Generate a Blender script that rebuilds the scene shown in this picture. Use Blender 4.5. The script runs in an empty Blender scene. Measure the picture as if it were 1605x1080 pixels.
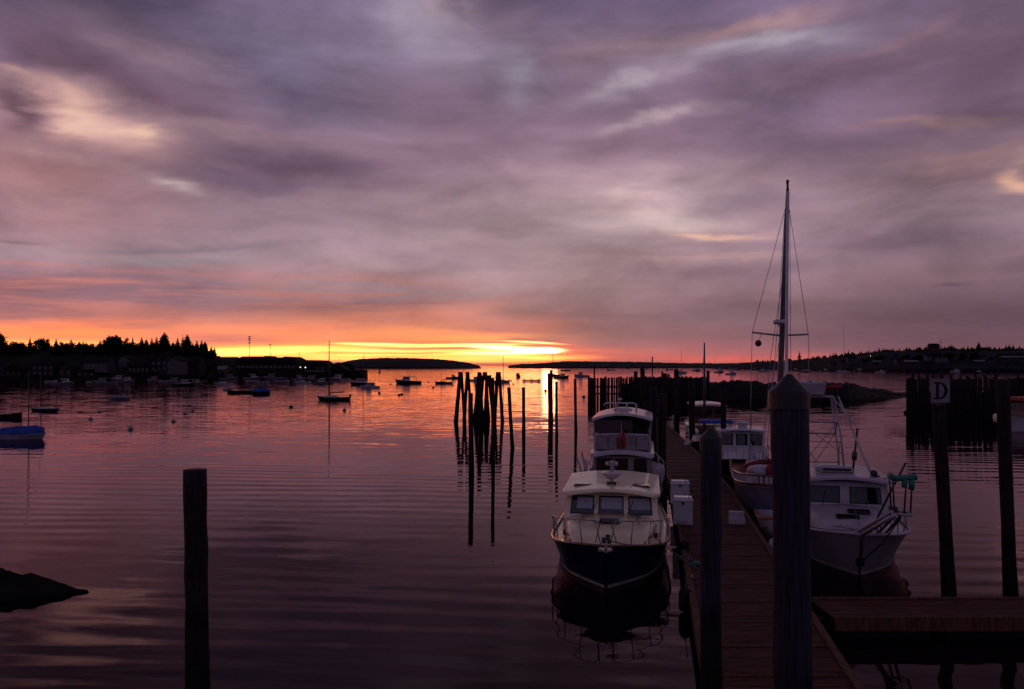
import bpy, math, random
from mathutils import Vector, Matrix
R = math.radians
random.seed(7)
scn = bpy.context.scene
COL = scn.collection

# ------------------------------------------------------------------ camera
F = 1248.0          # focal length in photograph pixels (1605 wide)
H = 6.4             # eye height above the water
HOR = 574.0         # horizon row in the photograph
cam_d = bpy.data.cameras.new('camera'); cam = bpy.data.objects.new('camera', cam_d); COL.objects.link(cam)
cam.location = (0, 0, H); cam.rotation_euler = (R(90), 0, 0)
cam_d.sensor_width = 36; cam_d.lens = F/1605*36; cam_d.shift_y = (HOR-540)/1605
cam_d.clip_start = 0.1; cam_d.clip_end = 90000
scn.camera = cam
vs = scn.view_settings; vs.view_transform = 'Standard'; vs.look = 'None'; vs.exposure = 0; vs.gamma = 1
scn.render.engine = 'CYCLES'
cy = scn.cycles
cy.use_denoising = True
cy.use_adaptive_sampling = True; cy.adaptive_threshold = .012; cy.adaptive_min_samples = 12
cy.max_bounces = 5; cy.diffuse_bounces = 2; cy.glossy_bounces = 3; cy.transmission_bounces = 3; cy.transparent_max_bounces = 8
cy.sample_clamp_indirect = 3; cy.sample_clamp_direct = 12; cy.blur_glossy = 0.3
cy.caustics_reflective = False; cy.caustics_refractive = False

def X(px, d): return (px-802.5)/F*d
def Z(py, d): return H-(py-HOR)/F*d
def D(py, z=0.0): return (H-z)*F/(py-HOR)
def at(px, py, z=0.0):
    d = D(py, z); return Vector((X(px, d), d, z))

def lin(h):
    if not isinstance(h, str): return tuple(h[:3])
    c = [int(h[i:i+2], 16)/255 for i in (1, 3, 5)]
    return tuple(x/12.92 if x <= .04045 else ((x+.055)/1.055)**2.4 for x in c)

# ------------------------------------------------------------------ world
SUN_AZ, SUN_EL = R(2.7), R(.9)
world = bpy.data.worlds.new('World'); scn.world = world; world.use_nodes = True
NT = world.node_tree; NT.nodes.clear()
class NG:
    def __init__(s, nt): s.nt = nt
    def put(s, sock, v):
        if isinstance(v, bpy.types.NodeSocket): s.nt.links.new(v, sock)
        elif v is not None:
            if sock.type == 'RGBA' and len(v) == 3: v = (*v, 1)
            sock.default_value = v
    def m(s, op, a, b=None, c=None, clamp=False):
        n = s.nt.nodes.new('ShaderNodeMath'); n.operation = op; n.use_clamp = clamp
        for i, v in enumerate((a, b, c)):
            if v is not None: s.put(n.inputs[i], v)
        return n.outputs[0]
    def v(s, op, a, b=None, out=0, scale=None):
        n = s.nt.nodes.new('ShaderNodeVectorMath'); n.operation = op
        s.put(n.inputs[0], a)
        if b is not None: s.put(n.inputs[1], b)
        if scale is not None: s.put(n.inputs['Scale'], scale)
        return n.outputs[out]
    def comb(s, x, y, z):
        n = s.nt.nodes.new('ShaderNodeCombineXYZ')
        for i, q in enumerate((x, y, z)): s.put(n.inputs[i], q)
        return n.outputs[0]
    def sep(s, v):
        n = s.nt.nodes.new('ShaderNodeSeparateXYZ'); s.put(n.inputs[0], v); return n.outputs
    def mapping(s, v, loc=(0, 0, 0), rot=(0, 0, 0), scl=(1, 1, 1), typ='POINT'):
        n = s.nt.nodes.new('ShaderNodeMapping'); n.vector_type = typ
        s.put(n.inputs[0], v); s.put(n.inputs['Location'], loc); s.put(n.inputs['Rotation'], rot); s.put(n.inputs['Scale'], scl)
        return n.outputs[0]
    def noise(s, v, scale=1, detail=4, rough=.5, dist=0, out=0, dims='3D'):
        n = s.nt.nodes.new('ShaderNodeTexNoise'); n.noise_dimensions = dims
        s.put(n.inputs['Vector'], v)
        for k, q in (('Scale', scale), ('Detail', detail), ('Roughness', rough), ('Distortion', dist)): s.put(n.inputs[k], q)
        return n.outputs[out]
    def ramp(s, f, stops, interp='LINEAR'):
        n = s.nt.nodes.new('ShaderNodeValToRGB'); cr = n.color_ramp; cr.interpolation = interp
        while len(cr.elements) > 1: cr.elements.remove(cr.elements[-1])
        for i, (p, c) in enumerate(stops):
            e = cr.elements[0] if i == 0 else cr.elements.new(p)
            e.position = p; e.color = (*lin(c), 1)
        s.put(n.inputs[0], f); return n.outputs[0]
    def mix(s, f, a, b, blend='MIX'):
        n = s.nt.nodes.new('ShaderNodeMix'); n.data_type = 'RGBA'; n.blend_type = blend
        s.put(n.inputs[0], f); s.put(n.inputs[6], a); s.put(n.inputs[7], b)
        return n.outputs[2]
    def rng(s, v, a, b, c=0, d=1, smooth=True):
        n = s.nt.nodes.new('ShaderNodeMapRange'); n.interpolation_type = 'SMOOTHSTEP' if smooth else 'LINEAR'
        s.put(n.inputs[0], v)
        for i, q in enumerate((a, b, c, d)): n.inputs[i+1].default_value = q
        return n.outputs[0]

g = NG(NT)
tc = NT.nodes.new('ShaderNodeTexCoord')
dx, dy, dz = g.sep(tc.outputs['Generated'])
az = g.m('ARCTAN2', dx, dy)
el = g.m('ARCSINE', dz)
ael = g.m('ABSOLUTE', el)
sph = g.comb(az, ael, 0.0)
# clouds lie in a sheet overhead: noise on that sheet is squeezed towards the horizon by perspective
den = g.m('ADD', ael, .10)
sheet = g.comb(g.m('DIVIDE', dx, den), g.m('DIVIDE', dy, den), 0.0)
n_big = g.noise(g.mapping(sheet, rot=(0, 0, .25), scl=(.55, .95, 1)), 1.0, 5, .55, .3, out=1)
wp0 = g.v('MULTIPLY', sph, (1, 1, 0))
n_stk = g.noise(g.mapping(sph, loc=(3.1, 1.7, 0), rot=(0, 0, .06), scl=(3.2, 26, 1)), 1.0, 5, .55, .5)
n_fine = g.noise(g.mapping(wp0, loc=(5, 2, 0), rot=(0, 0, .12), scl=(6, 15, 1)), 1.0, 8, .58, .35)
n_band = g.noise(g.mapping(sph, loc=(.4, 4.2, 0), rot=(0, 0, .02), scl=(5.5, 140, 1)), 1.0, 4, .5, .5)
n_warp = g.noise(g.mapping(sph, scl=(6, 16, 1)), 1.0, 4, .55, .4, out=1)
wamp = g.rng(ael, 0.0, .22, .12, 1.0)
w1 = g.v('MULTIPLY', g.v('SUBTRACT', n_warp, (.5, .5, .5)), (.16, .055, 0))
w2 = g.v('MULTIPLY', g.v('SUBTRACT', n_big, (.5, .5, .5)), (.16, .09, 0))
wp = g.v('ADD', sph, g.v('SCALE', g.v('ADD', w1, w2), scale=wamp))
weak = g.v('ADD', sph, g.v('SCALE', g.v('ADD', w1, w2), scale=.05))

def elev(py): return math.atan((HOR-py)/F)
ETOP = math.pi/2
stops = [(574, '#a9685f'), (560, '#a4666a'), (535, '#96686f'), (500, '#8a6873'), (450, '#957683'), (400, '#9a7e8a'),
         (300, '#907380'), (200, '#84697d'), (100, '#7d687f'), (0, '#6e5c78'), (-250, '#554a62'), (-900, '#463e54')]
col = g.ramp(g.m('DIVIDE', ael, ETOP), [(elev(py)/ETOP, c) for py, c in stops])
# the half of the sky behind the viewer: paler, cooler cloud
BACK = .8
bk = g.rng(g.m('MULTIPLY', dy, -1.0), -.25, .6)
col = g.mix(bk, col, tuple(BACK*c for c in lin('#7d7196')))

def chain(a, e):
    # each patch waits for the one before it (keeps the node evaluation short of memory)
    n = NT.nodes.new('ShaderNodeVectorMath'); n.operation = 'MULTIPLY_ADD'
    g.put(n.inputs[0], col); g.put(n.inputs[1], (1e-9, 1e-9, 1e-9)); g.put(n.inputs[2], (a, e, 0))
    return n.outputs[0]
def blob(px, py, sx, sy, rot, c, amt, vec=None, p=1.0, streak=0):
    """a cloud patch seen from the harbour at bearing px, height py"""
    global col
    a = math.atan((px-802.5)/F); e = math.atan((HOR-py)/F*math.cos(a))
    ca = math.cos(a)
    mv = g.mapping(vec or wp, loc=chain(a, e), rot=(0, 0, R(-rot)), scl=(sx/F*ca*ca, sy/F*ca, 1), typ='TEXTURE')
    r2 = g.v('DOT_PRODUCT', mv, mv, out=1)
    if p != 1.0: r2 = g.m('POWER', r2, p)
    f = g.m('MULTIPLY', g.m('EXPONENT', g.m('MULTIPLY', r2, -1.0)), amt)
    if streak: f = g.m('MULTIPLY', f, g.m('ADD', g.m('MULTIPLY', bnd, streak), 1-streak))
    col = g.mix(f, col, lin(c))
BL = [
 (120,20,300,50,2,'#4a3f56',.9),(60,90,130,60,-10,'#5c4558',.7),(215,80,130,26,8,'#8a6f7c',.7),
 (190,135,230,30,10,'#6c4f60',.75),(150,205,190,40,6,'#b98e92',.8),(150,195,120,26,8,'#e8b6a8',.9),(210,200,42,9,8,'#ffd2b4',.85),
 (118,188,30,14,0,'#f6c8b2',.7),(5,178,55,30,0,'#463246',.95),(15,128,45,8,12,'#c49a90',.55),
 (40,275,220,70,0,'#ae7c7c',.85),(120,245,120,12,8,'#b8908f',.5),(285,282,38,7,4,'#d4bcbc',.85),
 (470,245,260,36,-2,'#6d556b',.85),(430,110,120,50,24,'#675c76',.7),(520,70,170,60,0,'#7a7088',.5),
 (640,30,100,44,20,'#a294a6',.75),(700,10,40,20,0,'#b9a2a8',.6),(790,120,50,36,60,'#9c93a6',.7),(780,30,70,35,0,'#806a7c',.5),
 (560,165,110,22,8,'#6e5d74',.6),(620,210,130,24,0,'#8c7080',.6),(330,185,200,12,3,'#a08088',.5),(430,278,150,10,2,'#64506a',.6),
 (1190,66,115,13,-4,'#bbb0bc',.85),(1300,66,130,16,4,'#7d7184',.5),(1005,138,80,13,-14,'#baaab6',.7),(1180,38,150,13,-6,'#ae888a',.75),
 (960,85,120,32,0,'#9a7d88',.6),(1020,195,90,8,-9,'#b9a0a8',.75),(1250,180,150,40,-4,'#75607a',.6),(1290,230,180,28,-3,'#71596f',.7),
 (1540,110,180,100,0,'#5a4556',.85),(1400,90,180,26,-3,'#75586a',.55),(1450,192,120,9,4,'#92706f',.6),(1400,60,120,8,-8,'#8e6c74',.5),
 (1600,272,30,14,0,'#f4bda0',.85),(1520,245,130,10,6,'#9c7670',.55),(1470,265,160,14,4,'#7c5f68',.5),
 (1015,322,140,30,-3,'#ccb2b2',.95),(1060,345,60,14,0,'#d8bdb4',.6),(1110,362,75,7,3,'#ecb8a0',.95),(1000,302,45,6,0,'#d0aca6',.7),(1120,402,130,6,2,'#c09a98',.5),
 (1130,402,170,8,2,'#b48e92',.7),(1000,360,110,14,0,'#857080',.5),(1180,425,180,12,0,'#776074',.6),(1180,300,110,14,3,'#6f5a70',.6),
 (1400,388,210,24,3,'#6f5769',.8),(1500,345,100,14,0,'#8d7683',.6),(1430,435,190,18,0,'#8c6b74',.6),(1480,446,30,3,-4,'#64495c',.6),
 (1580,500,260,80,0,'#543e4d',.9),(1330,520,200,34,0,'#694f5d',.75),(1130,492,170,16,0,'#775e6c',.7),
 (820,345,170,55,0,'#a58e97',.7),(750,415,250,60,0,'#b0949a',.85),(640,390,220,20,10,'#8a7080',.5),
 (560,330,240,26,4,'#77616f',.6),(40,445,220,26,-4,'#75515c',.85),(60,375,120,16,0,'#b0949a',.6),(20,360,60,6,0,'#7f5f68',.6),(260,398,150,20,-3,'#a08f99',.75),(320,380,180,6,-3,'#7e6c7c',.6),
 (470,445,100,18,-10,'#ac949a',.75),(600,430,200,14,-8,'#84707e',.6),(90,485,320,20,-2,'#9a6466',.85),(300,455,200,12,-3,'#805e6a',.6),
 (560,478,230,5,-4,'#7a606e',.7),(330,500,330,16,-3,'#b06e68',.7),(450,512,260,16,-3,'#e08a70',.9),(640,502,130,20,-10,'#ee9078',.8)]
for b in BL: blob(*b)
bnd = g.rng(g.noise(g.mapping(sph, loc=(2.4, 1.2, 0), rot=(0, 0, .03), scl=(4, 46, 1)), 1.0, 5, .6, .5), .38, .58)
w3 = g.v('ADD', sph, g.v('SCALE', g.v('ADD', w1, w2), scale=.30))
# fine red-mauve bars across the lower left
rb = g.m('MULTIPLY', g.rng(g.noise(g.mapping(sph, loc=(7.4, 3.2, 0), rot=(0, 0, .05), scl=(3.5, 60, 1)), 1.0, 4, .6, .6), .42, .62), g.m('MULTIPLY', g.rng(az, .08, -.25), g.m('MULTIPLY', g.rng(ael, .035, .06), g.rng(ael, .14, .09))))
col = g.mix(g.m('MULTIPLY', rb, .65), col, lin('#c0766c'))
BL2 = [
 (80,522,260,14,-2,(1.5,.33,.10),.95),(360,528,260,12,-3,(1.2,.29,.13),.9),(720,525,140,12,-5,(1.1,.27,.15),.8),
 (850,514,50,17,0,'#f4846e',.6),(800,500,60,10,0,'#b27c80',.4),
 (980,498,150,5,1,'#755a6a',.8),(950,520,90,14,-4,'#96707a',.6),(1040,564,300,8,0,(.80,.125,.10),.85),(1050,546,220,7,0,'#9e6470',.5),
 (610,524,150,10,-6,(1.3,.42,.16),.8),(740,532,120,9,-2,(1.4,.50,.16),.8),(690,490,120,12,-12,'#cf8a84',.5),
 (650,552,260,14,0,(1.9,.34,.08),.95),(860,566,70,9,0,(1.7,.24,.08),.8)]
for b in BL2: blob(*b, vec=w3, streak=.55)
# the strip of open sky under the cloud sheet, where the sun is about to clear it
stk = g.rng(n_band, .44, .56)
def glow(px, py, sx, sy, rot, c, amt, streaky):
    global col
    a = math.atan((px-802.5)/F); e = math.atan((HOR-py)/F*math.cos(a)); ca = math.cos(a)
    mv = g.mapping(weak, loc=chain(a, e), rot=(0, 0, R(-rot)), scl=(sx/F*ca*ca, sy/F*ca, 1), typ='TEXTURE')
    r2 = g.v('DOT_PRODUCT', mv, mv, out=1); r2 = g.m('POWER', r2, 1.6)
    f = g.m('MULTIPLY', g.m('EXPONENT', g.m('MULTIPLY', r2, -1.0)), amt)
    if streaky: f = g.m('MULTIPLY', f, g.m('ADD', g.m('MULTIPLY', stk, streaky), 1-streaky))
    col = g.mix(f, col, c)
glow(-40, 541, 300, 9, -1.5, (2.4, .62, .13), .95, .15)
glow(260, 555, 290, 11, -2.2, (3.4, .84, .13), 1, .25)
glow(370, 552, 190, 6, -2.4, (4.5, 1.7, .32), .9, .2)
glow(640, 560, 210, 6, 0, (3.8, 1.15, .2), .9, .7)
glow(590, 540, 60, 2.2, 1, (6, 2.2, .5), .95, .2)
glow(715, 542, 95, 2.4, -1, (6, 2.2, .5), .95, .2)
glow(570, 549, 70, 2.0, 0, (5, 1.7, .35), .9, .3)
glow(690, 550, 120, 2.0, -1, (4, 1.2, .25), .8, .5)
glow(640, 556, 150, 2.0, 0, (4, 1.1, .22), .8, .4)
glow(800, 546, 60, 2.6, 2, (9, 4.2, 1.2), 1, .2)
glow(790, 553, 70, 3.0, 0, (9, 3.6, .9), 1, .3)
glow(830, 537, 45, 1.6, 3, (5, 1.8, .5), .8, .3)
glow(842, 549, 32, 3.6, 0, (18, 9, 3.2), 1, .1)
glow(862, 551, 10, 2.4, 0, (40, 22, 8), 1, 0)
glow(760, 562, 130, 6, 0, (4.2, 1.4, .26), .85, .45)
# cloud texture: light and dark streaks over everything
n_lump = g.noise(g.mapping(wp0, loc=(1.3, 7.2, 0), rot=(0, 0, -.1), scl=(2.4, 7, 1)), 1.0, 5, .5, .3)
lump = g.rng(n_lump, .36, .64, -1, 1)
tex = g.m('ADD', g.m('MULTIPLY', g.m('SUBTRACT', n_stk, .5), .55), g.m('MULTIPLY', g.m('SUBTRACT', n_fine, .5), 1.35))
tex = g.m('ADD', tex, g.m('MULTIPLY', lump, .14))
tex = g.m('MULTIPLY', tex, g.rng(ael, .0, .12, .45, 1.0))
col = g.v('SCALE', col, scale=g.m('ADD', tex, 1.0))
# below the horizon nothing is seen but the sheet of water; keep it dark
col = g.mix(g.rng(dz, -.02, 0.0), (.02, .015, .02), col)
sky = NT.nodes.new('ShaderNodeTexSky'); sky.sky_type = 'NISHITA'; sky.sun_disc = False
sky.sun_elevation = SUN_EL; sky.sun_rotation = SUN_AZ; sky.dust_density = 3; sky.ozone_density = 3
col = g.v('ADD', col, g.v('SCALE', sky.outputs[0], scale=.012))
bg = NT.nodes.new('ShaderNodeBackground'); NT.links.new(col, bg.inputs[0]); bg.inputs[1].default_value = 1.0
wo = NT.nodes.new('ShaderNodeOutputWorld'); NT.links.new(bg.outputs[0], wo.inputs[0])
world.cycles.sampling_method = 'MANUAL'; world.cycles.sample_map_resolution = 512

sd = bpy.data.lights.new('sun', 'SUN'); sd.energy = .004; sd.angle = R(1.2); sd.color = (1, .48, .2)
sun = bpy.data.objects.new('sun', sd); COL.objects.link(sun)
sv = Vector((math.sin(SUN_AZ)*math.cos(SUN_EL), math.cos(SUN_AZ)*math.cos(SUN_EL), math.sin(SUN_EL)))
sun.rotation_euler = sv.to_track_quat('Z', 'Y').to_euler()

# ------------------------------------------------------------------ materials
def newmat(name):
    m = bpy.data.materials.new(name); m.use_nodes = True; nt = m.node_tree
    return m, NG(nt), nt.nodes['Principled BSDF']
def mat(name, c1, c2=None, rough=.6, metal=0, scale=3.0, stretch=(1, 1, 1), spec=.5, bump=0, detail=5, coat=0):
    m, g_, b = newmat(name)
    c1 = lin(c1); c2 = lin(c2) if c2 else tuple(.75*x for x in c1)
    t = g_.nt.nodes.new('ShaderNodeTexCoord')
    mp = g_.mapping(t.outputs['Object'], scl=stretch)
    n = g_.noise(mp, scale, detail, .6)
    f = g_.rng(n, .35, .68)
    g_.put(b.inputs['Base Color'], g_.mix(f, c1, c2))
    g_.put(b.inputs['Roughness'], g_.m('MULTIPLY_ADD', n, .25, rough-.12, clamp=True))
    b.inputs['Metallic'].default_value = metal; b.inputs['Specular IOR Level'].default_value = spec
    b.inputs['Coat Weight'].default_value = coat
    if bump:
        bn = g_.nt.nodes.new('ShaderNodeBump'); bn.inputs['Distance'].default_value = bump
        g_.put(bn.inputs['Height'], n); g_.put(b.inputs['Normal'], bn.outputs[0])
    return m
# water
m_water, w_, b_ = newmat('harbour_water')
geo = w_.nt.nodes.new('ShaderNodeNewGeometry'); pos = geo.outputs['Position']
def slopes(scl, rot, amp, loc=(0, 0, 0), detail=2, rough=.5, dist=0):
    n = w_.noise(w_.mapping(pos, loc=loc, rot=(0, 0, R(rot)), scl=scl), 1.0, detail, rough, dist, out=1)
    return w_.v('MULTIPLY', w_.v('SUBTRACT', n, (.5, .5, .5)), amp)
calm = w_.rng(w_.noise(w_.mapping(pos, loc=(7, 3, 0), rot=(0, 0, .2), scl=(.012, .03, 1)), 1.0, 3, .5), .38, .64, .6, 1.15)
px_, py_, pz_ = w_.sep(pos)
s1 = slopes((.28, 1.1, 1), 4, (.030, .100, 0), detail=2)
s2 = slopes((1.3, 3.6, 1), -6, (.012, .048, 0), loc=(3, 9, 0), detail=2, rough=.6)
s3 = slopes((4.5, 13, 1), 9, (.014, .034, 0), loc=(5, 1, 0), detail=2, rough=.6)
# long low swells left by a boat, nearly parallel to the shore
ph = w_.m('ADD', w_.m('MULTIPLY', py_, 4.4), w_.m('MULTIPLY', px_, .32))
wn = w_.noise(w_.mapping(pos, scl=(.035, .07, 1)), 1.0, 2, .5)
ph = w_.m('ADD', ph, w_.m('MULTIPLY', wn, 22.0))
swa = w_.rng(w_.noise(w_.mapping(pos, loc=(11, 4, 0), scl=(.03, .05, 1)), 1.0, 2, .5), .36, .62, .25, 1.0)
sw = w_.m('MULTIPLY', w_.m('MULTIPLY', w_.m('SINE', ph), .024), swa)
dist_fade = w_.rng(py_, 35, 110, .75, 1.35)
tot = w_.v('SCALE', w_.v('ADD', w_.v('ADD', s1, s2), s3), scale=w_.m('MULTIPLY', calm, dist_fade))
tot = w_.v('ADD', tot, w_.comb(0.0, sw, 1.0))
nrm = w_.v('NORMALIZE', tot)
nt = w_.nt; nt.nodes.remove(b_)
fr = nt.nodes.new('ShaderNodeFresnel'); fr.inputs['IOR'].default_value = 1.30; nt.links.new(nrm, fr.inputs['Normal'])
gl = nt.nodes.new('ShaderNodeBsdfGlossy'); gl.inputs['Roughness'].default_value = .035; gl.inputs['Color'].default_value = (.97, .70, .79, 1); nt.links.new(nrm, gl.inputs['Normal'])
df = nt.nodes.new('ShaderNodeBsdfDiffuse'); df.inputs['Color'].default_value = (.004, .002, .005, 1)
mx = nt.nodes.new('ShaderNodeMixShader'); nt.links.new(w_.m('POWER', fr.outputs[0], 1.36), mx.inputs[0]); nt.links.new(df.outputs[0], mx.inputs[1]); nt.links.new(gl.outputs[0], mx.inputs[2])
nt.links.new(mx.outputs[0], next(n for n in nt.nodes if n.type == 'OUTPUT_MATERIAL').inputs[0])
def water_sheet():
    import bmesh
    bm = bmesh.new()
    xs = [-45000, -3000, -400, -60, 60, 400, 3000, 45000]; ys = [-3000, -300, 0, 60, 300, 2000, 10000, 60000]
    vv = [[bm.verts.new((x, y, 0)) for x in xs] for y in ys]
    for j in range(len(ys)-1):
        for i in range(len(xs)-1): bm.faces.new((vv[j][i], vv[j][i+1], vv[j+1][i+1], vv[j+1][i]))
    me = bpy.data.meshes.new('water'); bm.to_mesh(me); me.materials.append(m_water)
    o = bpy.data.objects.new('water', me); COL.objects.link(o); o['kind'] = 'structure'
water_sheet()
# ------------------------------------------------------------------ mesh helpers
class MB:
    def __init__(s): s.v = []; s.f = []; s.sm = []
    def add(s, vs_, fs, smooth=False):
        o = len(s.v); s.v += [tuple(p) for p in vs_]; s.f += [tuple(o+i for i in f) for f in fs]; s.sm += [smooth]*len(fs); return s
    def hexa(s, b, t):
        """eight corners: bottom loop b and top loop t (4 points each)"""
        return s.add(list(b)+list(t), [(3, 2, 1, 0), (4, 5, 6, 7), (0, 1, 5, 4), (1, 2, 6, 5), (2, 3, 7, 6), (3, 0, 4, 7)])
    def box(s, c, d, rz=0, ry=0):
        hx, hy, hz = d[0]/2, d[1]/2, d[2]/2
        m = Matrix.Translation(c) @ Matrix.Rotation(rz, 4, 'Z') @ Matrix.Rotation(ry, 4, 'Y')
        q = lambda z: [m @ Vector(p) for p in ((-hx, -hy, z), (hx, -hy, z), (hx, hy, z), (-hx, hy, z))]
        return s.hexa(q(-hz), q(hz))
    def frus(s, x0, x1, y0, y1, z0, X0, X1, Y0, Y1, z1):
        return s.hexa([(x0, y0, z0), (x1, y0, z0), (x1, y1, z0), (x0, y1, z0)], [(X0, Y0, z1), (X1, Y0, z1), (X1, Y1, z1), (X0, Y1, z1)])
    def tube(s, pts, r, n=8, caps=True, smooth=True):
        pts = [Vector(p) for p in pts]; k = len(pts)
        rr = r if isinstance(r, (list, tuple)) else [r]*k
        vs_, fs = [], []; up = None
        for i, p in enumerate(pts):
            t = (pts[min(i+1, k-1)]-pts[max(i-1, 0)]).normalized()
            a = up if up is not None and abs(up.dot(t)) < .95 else (Vector((0, 0, 1)) if abs(t.z) < .9 else Vector((1, 0, 0)))
            u = t.cross(a).normalized(); w = u.cross(t).normalized(); up = w
            for j in range(n):
                c = 2*math.pi*j/n; vs_.append(p+(u*math.cos(c)+w*math.sin(c))*rr[i])
        for i in range(k-1):
            for j in range(n):
                a, b = i*n+j, i*n+(j+1) % n; fs.append((a, b, b+n, a+n))
        s.add(vs_, fs, smooth)
        if caps:
            o = len(s.v)-len(vs_)
            s.f += [tuple(o+j for j in range(n))[::-1], tuple(o+(k-1)*n+j for j in range(n))]; s.sm += [False, False]
        return s
    def lathe(s, prof, c=(0, 0, 0), n=16, smooth=True, sx=1, sy=1):
        """prof: (radius, z) from bottom to top"""
        vs_, fs = [], []
        for r, z in prof:
            for j in range(n):
                a = 2*math.pi*j/n; vs_.append((c[0]+r*sx*math.cos(a), c[1]+r*sy*math.sin(a), c[2]+z))
        for i in range(len(prof)-1):
            for j in range(n):
                a, b = i*n+j, i*n+(j+1) % n; fs.append((a, b, b+n, a+n))
        fs += [tuple(range(n))[::-1], tuple((len(prof)-1)*n+j for j in range(n))]
        return s.add(vs_, fs, smooth)
    def loft(s, rows, close=False, smooth=True, capa=False, capb=False):
        n = len(rows[0]); vs_ = [p for r in rows for p in r]; fs = []
        for i in range(len(rows)-1):
            for j in range(n if close else n-1):
                a, b = i*n+j, i*n+(j+1) % n; fs.append((a, b, b+n, a+n))
        if capa: fs.append(tuple(range(n))[::-1])
        if capb: fs.append(tuple((len(rows)-1)*n+j for j in range(n)))
        return s.add(vs_, fs, smooth)
    def panel(s, q, u0, u1, v0, v1, off=.012, th=.02):
        """thin slab on quad q = (bottom-left, bottom-right, top-right, top-left)"""
        q = [Vector(p) for p in q]
        P = lambda u, v: (q[0]*(1-u)+q[1]*u)*(1-v)+(q[3]*(1-u)+q[2]*u)*v
        nr = (q[1]-q[0]).cross(q[3]-q[0]).normalized()
        c = [P(u0, v0), P(u1, v0), P(u1, v1), P(u0, v1)]
        return s.hexa([p+nr*(off-th) for p in c], [p+nr*off for p in c])
    def build(s, name, m, parent=None, bevel=0, link=True):
        me = bpy.data.meshes.new(name); me.from_pydata(s.v, [], s.f); me.validate()
        if len(me.polygons) == len(s.sm): me.polygons.foreach_set('use_smooth', s.sm)
        me.materials.append(m); me.update()
        import bmesh
        bm = bmesh.new(); bm.from_mesh(me); bmesh.ops.recalc_face_normals(bm, faces=bm.faces); bm.to_mesh(me); bm.free()
        o = bpy.data.objects.new(name, me)
        if link: COL.objects.link(o)
        if parent: o.parent = parent
        if bevel:
            b = o.modifiers.new('bevel', 'BEVEL'); b.width = bevel; b.segments = 2; b.limit_method = 'ANGLE'; b.angle_limit = R(40)
        return o
def tag(o, label, cat, group=None):
    o['label'] = label; o['category'] = cat
    if group: o['group'] = group
    return o
def thing(name, label, cat, loc=(0, 0, 0), rz=0, group=None):
    o = bpy.data.objects.new(name, None); COL.objects.link(o); o.empty_display_size = .3
    o.location = loc; o.rotation_euler = (0, 0, rz)
    return tag(o, label, cat, group)
def copy_tree(o, label=None, loc=None, rz=None, scl=None, parent=None):
    c = o.copy(); COL.objects.link(c); c.parent = parent
    if label: c['label'] = label
    if loc is not None: c.location = loc
    if rz is not None: c.rotation_euler = (0, 0, rz)
    if scl is not None: c.scale = scl if isinstance(scl, (tuple, list)) else (scl,)*3
    for ch in KIDS.get(o.name, []):
        k = copy_tree(ch, parent=c)
        KIDS.setdefault(c.name, []).append(k)
    return c
KIDS = {}
def kids(o):
    """remember the parts of a thing so that it can be copied quickly"""
    bpy.context.view_layer.update()
    def rec(x):
        KIDS[x.name] = list(x.children)
        for ch in x.children: rec(ch)
    rec(o); return o
def lerp(a, b, t): return a+(b-a)*t
def curve(pts, x):
    """piecewise smooth interpolation through (x, y) points"""
    if x <= pts[0][0]: return pts[0][1]
    for (x0, y0), (x1, y1) in zip(pts, pts[1:]):
        if x <= x1:
            t = (x-x0)/(x1-x0); return y0+(y1-y0)*t
    return pts[-1][1]
def rope(m, a, b, sag, r, n=10):
    a, b = Vector(a), Vector(b)
    return m.tube([a.lerp(b, i/n)-Vector((0, 0, 4*sag*(i/n)*(1-i/n))) for i in range(n+1)], r, 6)

M = {}
M['wood_dark'] = mat('weathered_piling_wood', '#2c2026', '#181116', .8, spec=.15, scale=4, stretch=(6, 6, .5), bump=.02)
M['wood_wet'] = mat('wet_weedy_piling_wood', '#120d0f', '#080607', .75, spec=.12, scale=9, stretch=(1, 1, .6), bump=.03)
M['wood_silver'] = mat('grey_wharf_timber', '#2c2327', '#0f0b0d', .85, spec=.15, scale=3, stretch=(5, 5, .4), bump=.02)
M['deck'] = mat('brown_deck_boards', '#50251a', '#2b130c', .7, spec=.15, scale=1.6, stretch=(1, 7.3, 1), bump=.006)
M['deck_edge'] = mat('tan_edge_timber', '#5e3c2a', '#3e2619', .7, spec=.15, scale=3, stretch=(6, 1, 1), bump=.006)
M['float'] = mat('black_float_billets', '#141214', '#0c0b0c', .6, spec=.15)
M['cap'] = mat('dark_piling_cap', '#0f0d15', '#0a090e', .45, scale=5)
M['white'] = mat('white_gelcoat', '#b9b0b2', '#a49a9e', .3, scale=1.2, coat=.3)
M['dimwhite'] = mat('dimmed_white_paint', '#a4969b', '#8c7f86', .4, scale=1.6, coat=.2)  # lobster boat's white, with vignette dimming put into its colour
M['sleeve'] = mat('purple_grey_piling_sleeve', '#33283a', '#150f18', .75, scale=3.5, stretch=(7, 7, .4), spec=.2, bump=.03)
M['panelight'] = mat('pale_pane_light', '#8d8696', '#7d7686', .3, scale=1, coat=.5)  # painted brightness for the upper part of the wheelhouse panes
M['lobhull'] = mat('shaded_white_topside_paint', '#746970', '#655b62', .4, scale=1.2, coat=.2)  # white hull, darkened in colour for the shade under its flare
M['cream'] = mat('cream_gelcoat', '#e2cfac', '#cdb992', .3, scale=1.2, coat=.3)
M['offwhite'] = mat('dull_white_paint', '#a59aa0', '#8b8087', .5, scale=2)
M['navy'] = mat('navy_topside_paint', '#0c1434', '#090f28', .22, scale=1.5, coat=.3)
M['blackhull'] = mat('black_topside_paint', '#14121a', '#0d0c12', .35, scale=1.5)
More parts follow.
